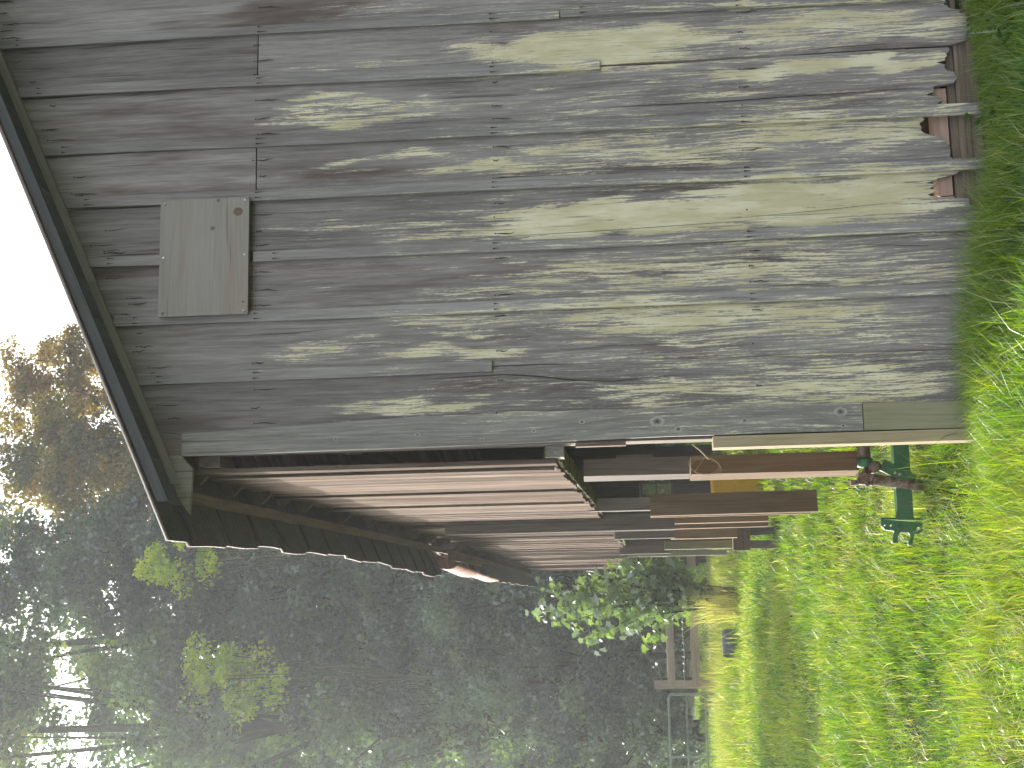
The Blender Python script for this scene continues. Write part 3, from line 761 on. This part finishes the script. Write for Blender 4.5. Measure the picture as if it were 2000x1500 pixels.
# ------------------------------------------------------------------ leaves
def leaf_verts(kind):
    if kind == 'oval':
        return np.array([(0, 0, 0), (.36, .5, .10), (0, 1, -.02), (-.36, .5, .10)]), [(0, 1, 2, 3)]
    # maple: five lobes
    pts = [(0, 0, 0), (.22, .02, .02), (.46, .16, .05), (.34, .30, .03), (.55, .56, .06), (.26, .54, .02), (.14, .72, 0), (0, 1.0, -.08),
           (-.14, .72, 0), (-.26, .54, .02), (-.55, .56, .06), (-.34, .30, .03), (-.46, .16, .05), (-.22, .02, .02)]
    fs = [(0, 1, 2, 3), (0, 3, 4, 5), (0, 5, 6, 7), (0, 7, 8, 9), (0, 9, 10, 11), (0, 11, 12, 13)]
    return np.array(pts), fs
def leaves(name, pos, size, mat, parent, tint, kind='oval', droop=.5, r=None, updir=None):
    r = r or rng; n = len(pos); lv, lf = leaf_verts(kind); k = len(lv)
    az = r.uniform(0, 2 * math.pi, n); el = r.normal(-droop, .55, n)
    ya = np.stack([np.cos(az) * np.cos(el), np.sin(az) * np.cos(el), np.sin(el)], -1)
    rnd = r.normal(0, 1, (n, 3)) * .55; rnd[:, 2] += 1.0
    xa = np.cross(ya, rnd); xa /= np.linalg.norm(xa, axis=1, keepdims=True) + 1e-9
    za = np.cross(xa, ya)
    s = np.asarray(size).reshape(-1, 1, 1) * np.ones((n, 1, 1))
    V = pos[:, None, :] + s * (lv[None, :, 0:1] * xa[:, None] + lv[None, :, 1:2] * ya[:, None] + lv[None, :, 2:3] * za[:, None])
    V = V.reshape(-1, 3)
    base = (np.arange(n) * k)[:, None]
    me = bpy.data.meshes.new(name)
    fl = np.array(lf)
    Fq = (base[:, None, :] + fl[None]).reshape(-1, 4)
    me.vertices.add(len(V)); me.vertices.foreach_set('co', V.astype(np.float32).ravel())
    me.loops.add(Fq.size); me.loops.foreach_set('vertex_index', Fq.astype(np.int32).ravel())
    me.polygons.add(len(Fq)); me.polygons.foreach_set('loop_start', np.arange(0, Fq.size, 4, dtype=np.int32))
    me.update(calc_edges=True)
    a = me.attributes.new('tint', 'FLOAT', 'POINT'); a.data.foreach_set('value', np.repeat(np.clip(tint, 0, 1), k).astype(np.float32))
    me.materials.append(mat)
    o = bpy.data.objects.new(name, me); COL.objects.link(o); o.parent = parent
    return o

M_lf = leafmat('maple_leaf', [(.05, .09, .05), (.08, .13, .06), (.11, .17, .065), (.16, .21, .045), (.28, .27, .035)], .45, .07)
M_lf2 = leafmat('dark_leaf', [(.045, .075, .05), (.068, .108, .068), (.10, .15, .08), (.15, .20, .06)], .38, .08)
M_glow = leafmat('sun_glow_leaf', [(.20, .28, .02), (.38, .44, .025), (.58, .55, .04)], .55, .02, 1.7)  # backlit sun glow put into the leaf colour of the shaded crowns
M_aut = leafmat('autumn_leaf', [(.08, .10, .035), (.14, .135, .04), (.23, .17, .04), (.31, .18, .045), (.40, .25, .04)], .45, .04, 1.35)
M_sap = leafmat('sapling_leaf', [(.09, .14, .055), (.14, .21, .06), (.20, .28, .07)], .42, .20, 1.6, .5)
M_weed = leafmat('weed_leaf', [(.04, .085, .02), (.065, .13, .025), (.10, .18, .03)], .4, .03)

def tree(name, label, x, y, h, rad, z0, n_cl, per, ls, mat, seed, group=None, lean=(0, 0), trunk=.28, clump=1.0, shape=([0, .3, .75, 1], [.9, 1, 1.1, 1.25]), light=.3, gap=None):
    r = np.random.default_rng(seed); t = empty(name, label, 'tree' if 'tree' in name or name in ('maple',) else 'shrub', (x, y, float(gz(x, y))), group)
    # clump centres through the crown
    cz = (h + z0) / 2; hz = (h - z0) / 2
    cs = []
    while len(cs) < n_cl:
        p = r.normal(0, 1, 3); p /= np.linalg.norm(p); p *= r.uniform(.25, 1.0) ** .55
        q = np.array([p[0] * rad, p[1] * rad, cz + p[2] * hz])
        k = (q[2] - z0) / (h - z0)
        wid = 1.0 if shape is None else np.interp(k, *shape)
        q[:2] *= wid
        q[:2] += np.array(lean) * k
        if gap and gap[0] < q[2] < gap[1] and r.random() < gap[2]:
            n_cl -= 1; continue
        cs.append(q)
    cs = np.array(cs)
    # trunk and limbs
    mb = MB(); lx, ly = lean
    path = [(lx * k * k + .15 * math.sin(k * 5 + seed), ly * k * k + .12 * math.cos(k * 4 + seed), h * .86 * k - .1) for k in np.linspace(0, 1, 9)]
    mb.tube(path, [trunk * (1.25 - .3 * min(1, i)) * (1 - .9 * i / 8) + .02 for i in range(9)], 9)
    sel = r.choice(len(cs), min(len(cs), 22), replace=False)
    for i in sel:
        c = cs[i]; k = min(.95, max(.12, (c[2] / h) * .72)); bi = k * 8; i0 = int(bi)
        b0 = np.array(path[i0]) + (np.array(path[min(8, i0 + 1)]) - np.array(path[i0])) * (bi - i0)
        m_ = (b0 + c) / 2 + r.normal(0, .25, 3) * rad * .25; m_[2] -= .06 * h * r.random()
        mb.tube([b0, (b0 * .6 + m_ * .4), m_, (m_ * .4 + c * .6), c], [trunk * .34, trunk * .28, trunk * .2, trunk * .12, trunk * .04], 6, cap=False)
    mb.build('trunk', M_bark, t)
    rs = r.uniform(.45, 1.1, n_cl) * clump
    pos = []; tint = []
    for c, s in zip(cs, rs):
        d = r.normal(0, 1, (per, 3)); d /= np.linalg.norm(d, axis=1, keepdims=True); d *= (r.uniform(0, 1, (per, 1)) ** .45) * s
        d[:, 2] *= .62
        d[:, 2] -= .18 * (d[:, 0] ** 2 + d[:, 1] ** 2) / s
        pos.append(c + d); tint.append(np.clip(r.normal(light + r.normal(0, .2), .15, per), 0, 1))
    pos = np.concatenate(pos); tint = np.concatenate(tint)
    leaves('crown', pos, ls * r.uniform(.6, 1.25, len(pos)), mat, t, tint, 'oval', .5, r)
    return t

woods = 'woodland trees behind the fence'
TR = [('tall dark green maple rising behind the green tube gate', -4.9, 37, 31, 3.0, 2.0, 190, .22, M_lf, 11, (.2, 0), .36, 1.25, None),
      ('broad dark green maple behind the wooden fence post', -1.6, 40, 33, 3.7, 2.5, 210, .22, M_lf, 12, (-.4, 0), .40, 1.35, None),
      ('dark green maple standing directly beyond the barn eave', 0.5, 38, 26, 2.6, 1.8, 190, .21, M_lf2, 13, (0, 0), .42, 1.2, None),
      ('orange tinged maple with the highest crown against the white sky', 7.4, 43, 28.0, 2.9, 6, 300, .17, M_aut, 14, (.5, 0), .3, .9, .60),
      ('shorter orange maple whose crown edge meets the barn roof', 10.0, 45, 25.5, 2.6, 6, 230, .17, M_aut, 19, (.2, 0), .25, .85, .62),
      ('yellowing maple between orange crown and dark green trees', 4.3, 41, 28.5, 3.1, 5, 270, .18, M_aut, 15, (0, 0), .3, 1.1, .54),
      ('slender tree in a gap between two dark maples, sun glow put in its yellow green leaf colour', float(onY(450, 1335, 35.5)[0]), 35.5, 17.4, 1.3, 13.2, 34, .17, M_glow, 23, (0, 0), .1, .75, .5),  # this tree and the next are added where backlit leaves glow
      ('small tree just beyond the barn eave edge, sun glow put in its yellow green leaf colour', float(onY(370, 1090, 35)[0]), 35, 18.4, .8, 15.0, 16, .16, M_glow, 24, (0, 0), .1, .6, .5),
      ('thin yellow green tree glowing through a gap in dark woodland', -1.2, 48, 26, 4.5, 3, 100, .22, M_aut, 16, (0, 0), .3, 1.2, .12),
      ('far woodland tree filling the left edge behind dark maple', -6.2, 50, 25.5, 3.4, 3, 125, .24, M_lf, 17, (0, 0), .3, 1.35, None),
      ('far woodland tree standing behind the yellowing maple', 4.6, 53, 27, 5, 3, 170, .22, M_aut, 18, (0, 0), .3, 1.35, .34)]
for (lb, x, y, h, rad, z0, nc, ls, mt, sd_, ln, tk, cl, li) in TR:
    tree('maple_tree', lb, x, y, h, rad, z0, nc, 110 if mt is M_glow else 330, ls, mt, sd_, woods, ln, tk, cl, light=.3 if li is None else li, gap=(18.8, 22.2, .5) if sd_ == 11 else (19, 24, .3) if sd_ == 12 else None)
under = 'understorey shrubs at the wood edge'
for (lb, x, y, h, rad, z0, nc, sd_, cl) in (
        ('dark tall shrub behind the middle of the tube gate', -4.9, 34.5, 5.6, 1.9, .1, 55, 31, .8),
        ('dark bushy shrub behind the fence rails', -2.6, 34.5, 8.5, 2.3, .1, 65, 32, .85),
        ('dark shrub behind the bright sapling at barn end', .2, 33.5, 9, 2.2, .1, 65, 33, .85),
        ('large dark shrub partly hidden behind the barn end', 3.0, 35, 9, 2.5, .1, 60, 34, .85),
        ('tall dark leafy thicket rising between two maples', -3.6, 37, 14, 1.9, 2, 60, 35, .9),
        ('dark thicket rising below the forked maple trunk', -.4, 36.5, 13.5, 2.2, 2, 60, 36, .9)):
    tree('shrub', lb, x, y, h, rad, z0, nc, 330, .16, M_lf2, sd_, under, (0, 0), .1, cl)
# the depth of the wood behind them, one mass
def wood_mass():
    r = np.random.default_rng(99); n = 90000
    x = r.uniform(-11, 17, n); y = r.uniform(55, 66, n); top = 22 + 2.5 * np.sin(x * .55) + 2.2 * np.sin(x * 1.37 + 1) + r.normal(0, .8, n)
    z = r.uniform(0, 1, n) ** .9 * top
    o = leaves('distant_wood', np.stack([x, y, z], -1), r.uniform(.3, .6, n), M_lf2, None, r.uniform(0, .8, n), 'oval', .5, r)
    tag(o, 'dark depth of the wood behind the nearer maples', 'woodland', kind='stuff')
wood_mass()
# the low crowned tree left of the view whose shade lies across the lawn
tree('apple_tree', 'low spreading tree left of the gate shading the lawn', -7.3, 20.6, 5.3, 2.0, 3.4, 95, 700, .14, M_lf, 41, None, (0, 0), .14, .7)

tree('apple_tree', 'slim young tree left of the lawn shading the near grass', -6.9, 8.7, 4.5, .6, 3.5, 18, 420, .10, M_lf, 43, None, (0, 0), .05, .36)

# bright sapling at the barn's far corner
def sapling():
    r = np.random.default_rng(77); BX_, BY = -.75, 18.3
    t = empty('maple_sapling', 'sunlit leafy maple sapling growing against the far end of barn', 'sapling', (BX_, BY, 0))
    tips = [(1045, 1200), (1075, 1185), (1110, 1215), (1060, 1150), (1120, 1160), (1150, 1120), (1170, 1180), (1180, 1235), (1150, 1255), (1215, 1105), (1230, 1150), (1225, 1215), (1265, 1235), (1270, 1110),
            (1285, 1170), (1310, 1200), (1300, 1130), (1250, 1180), (1195, 1150), (1205, 1095), (1290, 1095), (1330, 1150), (1245, 1090)]
    tips = [onY(a, b, BY + r.uniform(-.55, .45)) - np.array([BX_, BY, 0]) for a, b in tips]
    mb = MB(); pos = []
    for i, p in enumerate(tips):
        b = np.array([r.uniform(-.15, .15), r.uniform(-.1, .1), 0]); m1 = b * .4 + p * .6; m1[2] = p[2] * .62; m1[:2] = b[:2] * .7 + p[:2] * .3
        pts = [b, (b + m1) / 2, m1, (m1 * .4 + p * .6), p]
        mb.tube(pts, [.02, .017, .012, .008, .003], 5, cap=False)
        for k in range(60):
            q = r.uniform(.42, 1.02); s = q * 4; i0 = min(3, int(s)); c = np.array(pts[i0]) + (np.array(pts[i0 + 1]) - np.array(pts[i0])) * (s - i0)
            pos.append(c + r.normal(0, .11, 3))
    mb.build('stem', M_bark, t)
    pos = np.array(pos)
    leaves('foliage', pos, r.uniform(.10, .215, len(pos)), M_sap, t, r.uniform(0, 1, len(pos)), 'maple', .55, r)
sapling()

# ------------------------------------------------------------------ fence and gate
FY = 23.4
fence = empty('fence', 'weathered two rail wooden fence between barn end and gate', 'fence', (-2.6, FY, 0))
fl_ = (-2.6, FY, 0)
a = onY(1278, 1338, FY)
mb = MB(); mb.box((a[0] - .09, FY - .09, -.15), (a[0] + .09, FY + .09, a[2]), 2, .6, wob=.006); local(mb, fl_).build('post', M_fence, fence)
mb = MB(); mb.box((.55, FY - .09, -.15), (.72, FY + .09, a[2] - .1), 2, .4); local(mb, fl_).build('post', M_fence, fence)
for (x0, x1, yy) in ((1303, 1318, .045), (1350, 1367, .045), (1389, 1397, .03)):
    zt, zb_ = onY(x0, 1300, FY)[2], onY(x1, 1300, FY)[2]
    mb = MB(); mb.box((a[0] - .06, FY - .095 - yy, zb_), (.7, FY - .092, zt), 0, .5, wob=.008); local(mb, fl_).build('rail', M_fence, fence)
zw = onY(1336, 1300, FY)[2]
mb = MB(); pts = [(a[0] + (.7 - a[0]) * k / 12, FY - .1, zw + .015 * math.sin(k * 1.9)) for k in range(13)]
mb.tube(pts, .006, 5)
for k in range(1, 22):
    xx = a[0] + (.7 - a[0]) * k / 22; mb.tube([(xx - .02, FY - .1, zw - .025), (xx, FY - .105, zw + .01), (xx + .02, FY - .1, zw + .03)], .005, 4)
local(mb, fl_).build('barbed_wire', M_wire, fence)

gate = empty('gate', 'pale green tubular steel farm gate at left of wooden post', 'gate', (-2.85, FY, 0)); gl_ = (-2.85, FY, 0)
xr = onY(1330, 1356, FY)[0]; xl = xr - 3.4
rail_z = [onY(v, 1400, FY)[2] for v in (1307, 1342, 1379, 1406)] + [.12]
mb = MB(); zt = rail_z[0]
path = [(xr, FY, rail_z[-1]), (xr, FY, zt - .12)] + [(xr - .10 + .10 * math.cos(k), FY, zt - .10 + .10 * math.sin(k)) for k in np.linspace(.1, math.pi / 2, 5)] + \
       [(xl + .10, FY, zt)] + [(xl + .10 - .10 * math.sin(k), FY, zt - .10 + .10 * math.cos(k)) for k in np.linspace(.1, math.pi / 2, 5)] + [(xl, FY, rail_z[-1])]
mb.tube(path, .028, 10); local(mb, gl_).build('gate_frame', M_gate, gate)
for z in rail_z[1:]:
    mb = MB(); mb.tube([(xr, FY, z), (xl, FY, z)], .024, 10); local(mb, gl_).build('rail', M_gate, gate)
xb = onY(1350, 1478, FY)[0]
for xx in (xb, xb - 1.15):
    mb = MB(); mb.box((xx - .022, FY - .034, rail_z[-1]), (xx + .022, FY - .026, zt), 2); local(mb, gl_).build('brace', M_gate, gate)
# post the gate hangs from, out of the view on the left
mb = MB(); mb.box((xl - .32, FY - .09, -.2), (xl - .12, FY + .09, 1.7), 2, .5)
o = mb.build('gate_post', M_fence); tag(o, 'wooden hanging post at the far left end of gate', 'post')

# ------------------------------------------------------------------ small things
p = onZ(1441, 1258, .0)
mb = MB(); L = .42
mb.tube([(p[0] - .20, p[1] - .05, .14), (p[0] + .24, p[1] + .12, .14)], .15, 20, cap=False); mb.tube([(p[0] + .24, p[1] + .12, .14), (p[0] - .20, p[1] - .05, .14)], .135, 20, cap=False)
tag(mb.build('pipe', M_pipe), 'blue grey plastic pipe lying in grass before the fence', 'pipe')
# yellow machine panel inside
q = onX(1395, 955, .75); Yb = 11.9
z1 = onY(1393, 955, Yb)[2]; z0 = onY(1492, 955, Yb)[2]; xc_ = onY(1440, 955, Yb)[0]
yb_ = empty('steel_bin', 'bright yellow steel bin standing in the barn behind the planks', 'bin', (xc_, Yb, 0))
mb = MB(); mb.box((-.35, 0, z0), (.45, .6, z1 - .03), 2); o = mb.build('bin_body', M_yellow, yb_); md = o.modifiers.new('b', 'BEVEL'); md.width = .02; md.segments = 2
for ya in (-.03, .601):
    mb = MB(); mb.box((-.38, ya, z1 - .05), (.48, ya + .029, z1), 0); mb.build('rim', M_yellow, yb_)
for xx in (-.12, .12, .3):
    mb = MB(); mb.box((xx - .02, -.022, z0 + .02), (xx + .02, -.001, z1 - .06), 2); mb.build('rib', M_yellow, yb_)
for xx in (-.3, .4):
    mb = MB(); mb.box((xx - .03, .03, -.05), (xx + .03, .57, z0 - .001), 2); mb.build('foot', M_gsteel, yb_)
# loop of twine on the first plank
c = onY(1376, 912, 1.0); mb = MB()
for j in range(3):
    r0 = .050 + .004 * j
    mb.tube([(c[0] + r0 * 1.0 * math.cos(k), c[1] - .03 - .004 * j + .008 * math.sin(2 * k), c[2] + r0 * 1.7 * math.sin(k + .2 * j)) for k in np.linspace(0, 2 * math.pi * .97, 22)], 0.0009, 4)
mb.tube([(c[0] + .05, c[1] - .05, c[2]), (c[0] - .03, c[1] - .06, c[2] + .06), (c[0] - .08, c[1] - .06, c[2] + .04)], .0014, 4)
tag(mb.build('twine_loop', M_twine), 'thin loop of dry twine hanging on the first brown plank', 'twine')
# dry wire / stalk near the corner opening
mb = MB(); a = onX(1345, 858, -.0); b_ = onX(1382, 893, -.0)
P0 = onY(1352, 868, .5); P1 = onY(1368, 880, .5); P2 = onY(1384, 897, .5)
mb.tube([P0, P1, P2], .004, 5); tag(mb.build('dry_stalk', M_twine), 'bare pale stalk poking out beside the corner board', 'stalk')

# ------------------------------------------------------------------ grass
def gcol(n, x, y, r):
    """tint: 0 dark green .. .5 yellow green .. .8 straw .. 1 bleached straw"""
    pn = .5 + .5 * np.sin(x * 1.7 + 1.3 * np.sin(y * .9)) * np.sin(y * 1.15 + .8 * np.sin(x * 1.3))
    t = r.normal(.26 + .22 * pn, .11, n)
    return t
def blades(name, X, Y, h, w, tint, mat, lean=.55, seed=1, label=None, flat=None, zoff=0):
    r = np.random.default_rng(seed); n = len(X)
    th = r.uniform(0, 2 * math.pi, n); le = np.abs(r.normal(lean, .3, n)) * h
    wa = th + math.pi / 2 + r.normal(0, .5, n)
    dx, dy = np.cos(th), np.sin(th); wx, wy = np.cos(wa) * w / 2, np.sin(wa) * w / 2
    Z = gz(X, Y) - .01 + zoff
    hh = h * (1 - .35 * np.clip(le / h - .5, 0, 1))
    if flat is not None: hh = hh * flat; le = h * .95
    def pt(k, hk, ws):
        cx = X + dx * le * k; cy = Y + dy * le * k; cz = Z + hh * hk
        return np.stack([cx - wx * ws, cy - wy * ws, cz], -1), np.stack([cx + wx * ws, cy + wy * ws, cz], -1)
    a0, a1 = pt(0, 0, 1); b0, b1 = pt(.30, .58, .85); c0, _ = pt(1.0, 1.0, 0)
    V = np.stack([a0, a1, b0, b1, c0], 1).reshape(-1, 3)
    base = np.arange(n) * 5
    q = np.stack([base, base + 1, base + 3, base + 2], -1); tr = np.stack([base + 2, base + 3, base + 4], -1)
    me = bpy.data.meshes.new(name)
    me.vertices.add(len(V)); me.vertices.foreach_set('co', V.astype(np.float32).ravel())
    loops = np.concatenate([q, tr], 1).ravel().astype(np.int32)
    me.loops.add(len(loops)); me.loops.foreach_set('vertex_index', loops)
    me.polygons.add(2 * n); st = np.stack([np.arange(n) * 7, np.arange(n) * 7 + 4], -1).ravel().astype(np.int32)
    me.polygons.foreach_set('loop_start', st); me.update(calc_edges=True)
    at = me.attributes.new('tint', 'FLOAT', 'POINT'); at.data.foreach_set('value', np.repeat(np.clip(tint, 0, 1), 5).astype(np.float32))
    me.materials.append(mat)
    o = bpy.data.objects.new(name, me); COL.objects.link(o); return o
M_grass = leafmat('grass_blade', [(.025, .07, .008), (.07, .16, .009), (.18, .268, .010), (.28, .29, .022), (.38, .32, .14), (.62, .57, .45)], .5, .05, 1.55, .35)
def lawn():
    r = np.random.default_rng(3); xs = []; ys = []
    def polar(n, d0, d1, a0, a1, pw):
        u = r.uniform(0, 1, n); d = (d0 ** pw + u * (d1 ** pw - d0 ** pw)) ** (1 / pw)
        az = np.radians(r.uniform(a0, a1, n)); return CAM[0] + d * np.sin(az), CAM[1] + d * np.cos(az)
    x, y = polar(120000, 4.6, 32, -19, 24, .55)
    # tussocks: blades leaning out of common roots
    tx, ty = polar(11500, 4.6, 32, -19, 24, .55); per = 22
    tsz = r.gamma(2.2, .5, len(tx)); td = np.hypot(tx - CAM[0], ty - CAM[1]); tt = r.normal(0, .13, len(tx))
    sp = (.022 + .022 * tsz)[:, None] * np.clip(td / 9, 1, 2)[:, None]
    bx = (tx[:, None] + r.normal(0, 1, (len(tx), per)) * sp).ravel(); by = (ty[:, None] + r.normal(0, 1, (len(tx), per)) * sp).ravel()
    x = np.concatenate([x, bx]); y = np.concatenate([y, by])
    hs = np.concatenate([np.ones(120000) * .8, np.repeat(.62 + .45 * tsz, per)]); dt = np.concatenate([np.zeros(120000), np.repeat(tt, per)])
    # keep sparse inside the barn, thin out behind the gable wall
    inside = (x > .05) & (y > .1) & (y < LEN)
    keep = ~inside | (r.uniform(0, 1, len(x)) < np.where(x < 3, .35, .02))
    keep &= ~((x > .0) & (y > -.02) & (y < .12))
    x, y, hs, dt = x[keep], y[keep], hs[keep], dt[keep]
    d = np.hypot(x - CAM[0], y - CAM[1])
    pn = .5 + .5 * np.sin(x * 2.1 + 2 * np.sin(y * .8)) * np.sin(y * 1.7 + 1.5 * np.sin(x * 1.1))
    h = (.06 + .06 * pn) * hs * r.uniform(.6, 1.45, len(x)); h = h * np.where(y > 15, 1.1, 1)
    w = r.uniform(.003, .0062, len(x)) * np.clip(d / 8, .9, 2.4)
    t = gcol(len(x), x, y, r) + dt
    s = r.uniform(0, 1, len(x)); straw = s < .025 + .07 * (pn < .3)
    t[straw] = r.uniform(.75, 1.0, straw.sum())
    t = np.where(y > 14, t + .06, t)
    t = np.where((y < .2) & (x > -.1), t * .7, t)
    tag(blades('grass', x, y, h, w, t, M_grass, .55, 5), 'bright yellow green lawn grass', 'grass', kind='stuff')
    # bleached stems lying on the turf
    x, y = polar(20000, 5, 22, -14, 8, .7); k = np.sin(x * 3.1 + 1.1 * y) + np.sin(y * 2.3 - x) > -.1; k &= ~((x > 0) & (y > 0)); x, y = x[k], y[k]
    tag(blades('straw', x, y, r.uniform(.05, .15, len(x)), r.uniform(.004, .008, len(x)), r.uniform(.8, 1, len(x)), M_grass, .9, 6, flat=.3, zoff=.05), 'bleached dead stems lying in the lawn', 'straw', kind='stuff')
    # long tufts along the gable foot and round the corner
    n = 20000
    x = r.uniform(-.35, 3.2, n); y = -.02 - np.abs(r.normal(0, .42, n)); x = np.where(r.uniform(0, 1, n) < .12, r.normal(-.05, .2, n), x)
    h = r.uniform(.13, .32, n) * np.interp(x, [-.4, 0, .3, 1.0, 1.35, 1.6, 2.1, 3], [.7, .85, 1.15, 1.2, .8, .6, .75, 1.2]) * np.interp(-y, [0, .08, .3, .6, 1.5], [.35, .5, .85, 1, .7])
    t = r.normal(.36, .12, n); t[r.uniform(0, 1, n) < .05] = .85
    tag(blades('tall_grass', x, y, h, r.uniform(.003, .007, n), t, M_grass, .75, 8), 'long uncut grass along the foot of the barn gable', 'grass', kind='stuff')
    # rough grass along the fence
    n = 16000
    x = r.uniform(-6.5, .3, n); y = r.normal(21.6, 1.3, n); h = r.uniform(.15, .42, n); t = r.normal(.55, .2, n)
    tag(blades('rough_grass', x, y, h, r.uniform(.008, .016, n), t, M_grass, .5, 9), 'rough straw coloured grass along fence and gate', 'grass', kind='stuff')
    # shaded pasture beyond the gate
    n = 30000; x = r.uniform(-11, 6, n); y = r.uniform(24.5, 40, n)
    tag(blades('pasture_grass', x, y, r.uniform(.08, .2, n), r.uniform(.012, .022, n), r.normal(.3, .12, n), M_grass, .5, 10), 'pasture grass beyond the gate', 'grass', kind='stuff')
lawn()
def tuft(name, label, cx, cy, n, h, spread, tint, seed, lean=.5):
    r = np.random.default_rng(seed); x = cx + r.normal(0, spread, n); y = cy + r.normal(0, spread, n)
    o = blades(name, x, y, r.uniform(.5, 1.1, n) * h, r.uniform(.006, .011, n), r.normal(tint, .07, n), M_grass, lean, seed)
    tag(o, label, 'grass tuft')
q = onZ(1445, 1185)
for i_, (a_, b_, n_, h_, lb_) in enumerate(((1420, 1345, 120, .8, 'straggly dry weeds before the wooden post and gate end'), (1424, 1420, 110, .6, 'dry tan weeds growing through the middle of the gate'), (1428, 1280, 120, .75, 'dry weeds against the fence rails right of the pipe'), (1428, 1480, 90, .6, 'dry weeds growing at the left end of the gate'))):
    w_ = onZ(a_, b_); tuft('dry_weeds', lb_, w_[0], w_[1], n_, h_, .30, .74, 60 + i_, .45)
tuft('dry_tuft', 'tall tan tuft of dry grass at foot of sapling', q[0], q[1], 240, 1.15, .13, .84, 21, .5)
tuft('dry_tuft', 'smaller dry tan tuft by the barn end and sapling', -.30, 17.2, 80, .75, .22, .76, 22, .45)
# broad leaved weeds at the wall foot
def weed(cx, cy, label, seed, n=22):
    r = np.random.default_rng(seed); z = float(gz(cx, cy)); t = empty('weed', label, 'weed', (cx, cy, z), 'broad leaved weeds at the wall foot')
    mb = MB(); pos = []
    for k in range(5):
        p = np.array([r.normal(0, .06), r.normal(0, .05), r.uniform(.1, .24)]); mb.tube([(0, 0, 0), p * .5, p], [.004, .003, .002], 5, cap=False)
        for j in range(n // 5): pos.append(p * r.uniform(.5, 1.05) + r.normal(0, .018, 3))
    mb.build('stem', M_sap, t); pos = np.array(pos)
    leaves('foliage', pos, r.uniform(.035, .065, len(pos)), M_weed, t, r.uniform(.2, .8, len(pos)), 'maple', .1, r)
for (px_, py_, lb, sd) in ((1945, 215, 'small leafy weed below the hole in broken boards', 51), (1975, 60, 'small leafy weed at the right edge by the gable foot', 52), (1960, 560, 'small leafy weed in the shaded grass under mid gable', 53)):
    q = onZ(px_, py_, -.1); weed(q[0], q[1], lb, sd)

# ------------------------------------------------------------------ haze volume added to stand in for lens glare
mb = MB(); mb.box((-91, -41, -1.6), (91, 121, 36))
hm = bpy.data.materials.new('glare_haze'); hm.use_nodes = True; ht = hm.node_tree; ht.nodes.clear()
pv = ht.nodes.new('ShaderNodeVolumePrincipled'); pv.inputs['Color'].default_value = (.88, .94, 1, 1); pv.inputs['Density'].default_value = .0010; pv.inputs['Anisotropy'].default_value = .55
ho = ht.nodes.new('ShaderNodeOutputMaterial'); ht.links.new(pv.outputs[0], ho.inputs['Volume'])
tag(mb.build('haze', hm), 'thin haze added in place of lens glare', 'haze', kind='stuff')

# ------------------------------------------------------------------ light, sky, camera
AZ, EL = R_(-26), R_(21)
sd = Vector((math.sin(AZ) * math.cos(EL), math.cos(AZ) * math.cos(EL), math.sin(EL)))
su = bpy.data.lights.new('sun', 'SUN'); su.energy = 2.6; su.angle = R_(.6); su.color = (1, .92, .80)
so = bpy.data.objects.new('sun', su); COL.objects.link(so); so.rotation_euler = sd.to_track_quat('Z', 'Y').to_euler()
W = bpy.data.worlds.new('World'); S.world = W; W.use_nodes = True
wt = W.node_tree; bg = wt.nodes['Background']; sk = wt.nodes.new('ShaderNodeTexSky'); sk.sky_type = 'NISHITA'; sk.sun_disc = False
sk.sun_elevation = EL; sk.sun_rotation = AZ; sk.air_density = 1.0; sk.dust_density = 2.5; sk.ozone_density = 1.0
hs = wt.nodes.new('ShaderNodeHueSaturation'); hs.inputs['Saturation'].default_value = .28     # thin bright overcast: the sky reads nearly white
wt.links.new(sk.outputs[0], hs.inputs['Color']); wt.links.new(hs.outputs[0], bg.inputs[0]); bg.inputs[1].default_value = .15

cd = bpy.data.cameras.new('camera'); co = bpy.data.objects.new('camera', cd); COL.objects.link(co); S.camera = co
cd.sensor_fit = 'HORIZONTAL'; cd.sensor_width = 36; cd.lens = 36 * F / 2000; cd.clip_end = 3000; cd.clip_start = .05
cx_ = RW @ np.array([0, 1., 0]); cy_ = RW @ np.array([1., 0, 0]); cz_ = -(RW @ np.array([0, 0, 1.]))
Mx = Matrix([[cx_[i], cy_[i], cz_[i], CAM[i]] for i in range(3)] + [[0, 0, 0, 1]]); co.matrix_world = Mx
S.view_settings.view_transform = 'Standard'; S.view_settings.look = 'None'; S.view_settings.exposure = 1.75; S.view_settings.gamma = 1
S.cycles.max_bounces = 8; S.cycles.transparent_max_bounces = 8; S.cycles.diffuse_bounces = 4
S.cycles.sample_clamp_indirect = 8
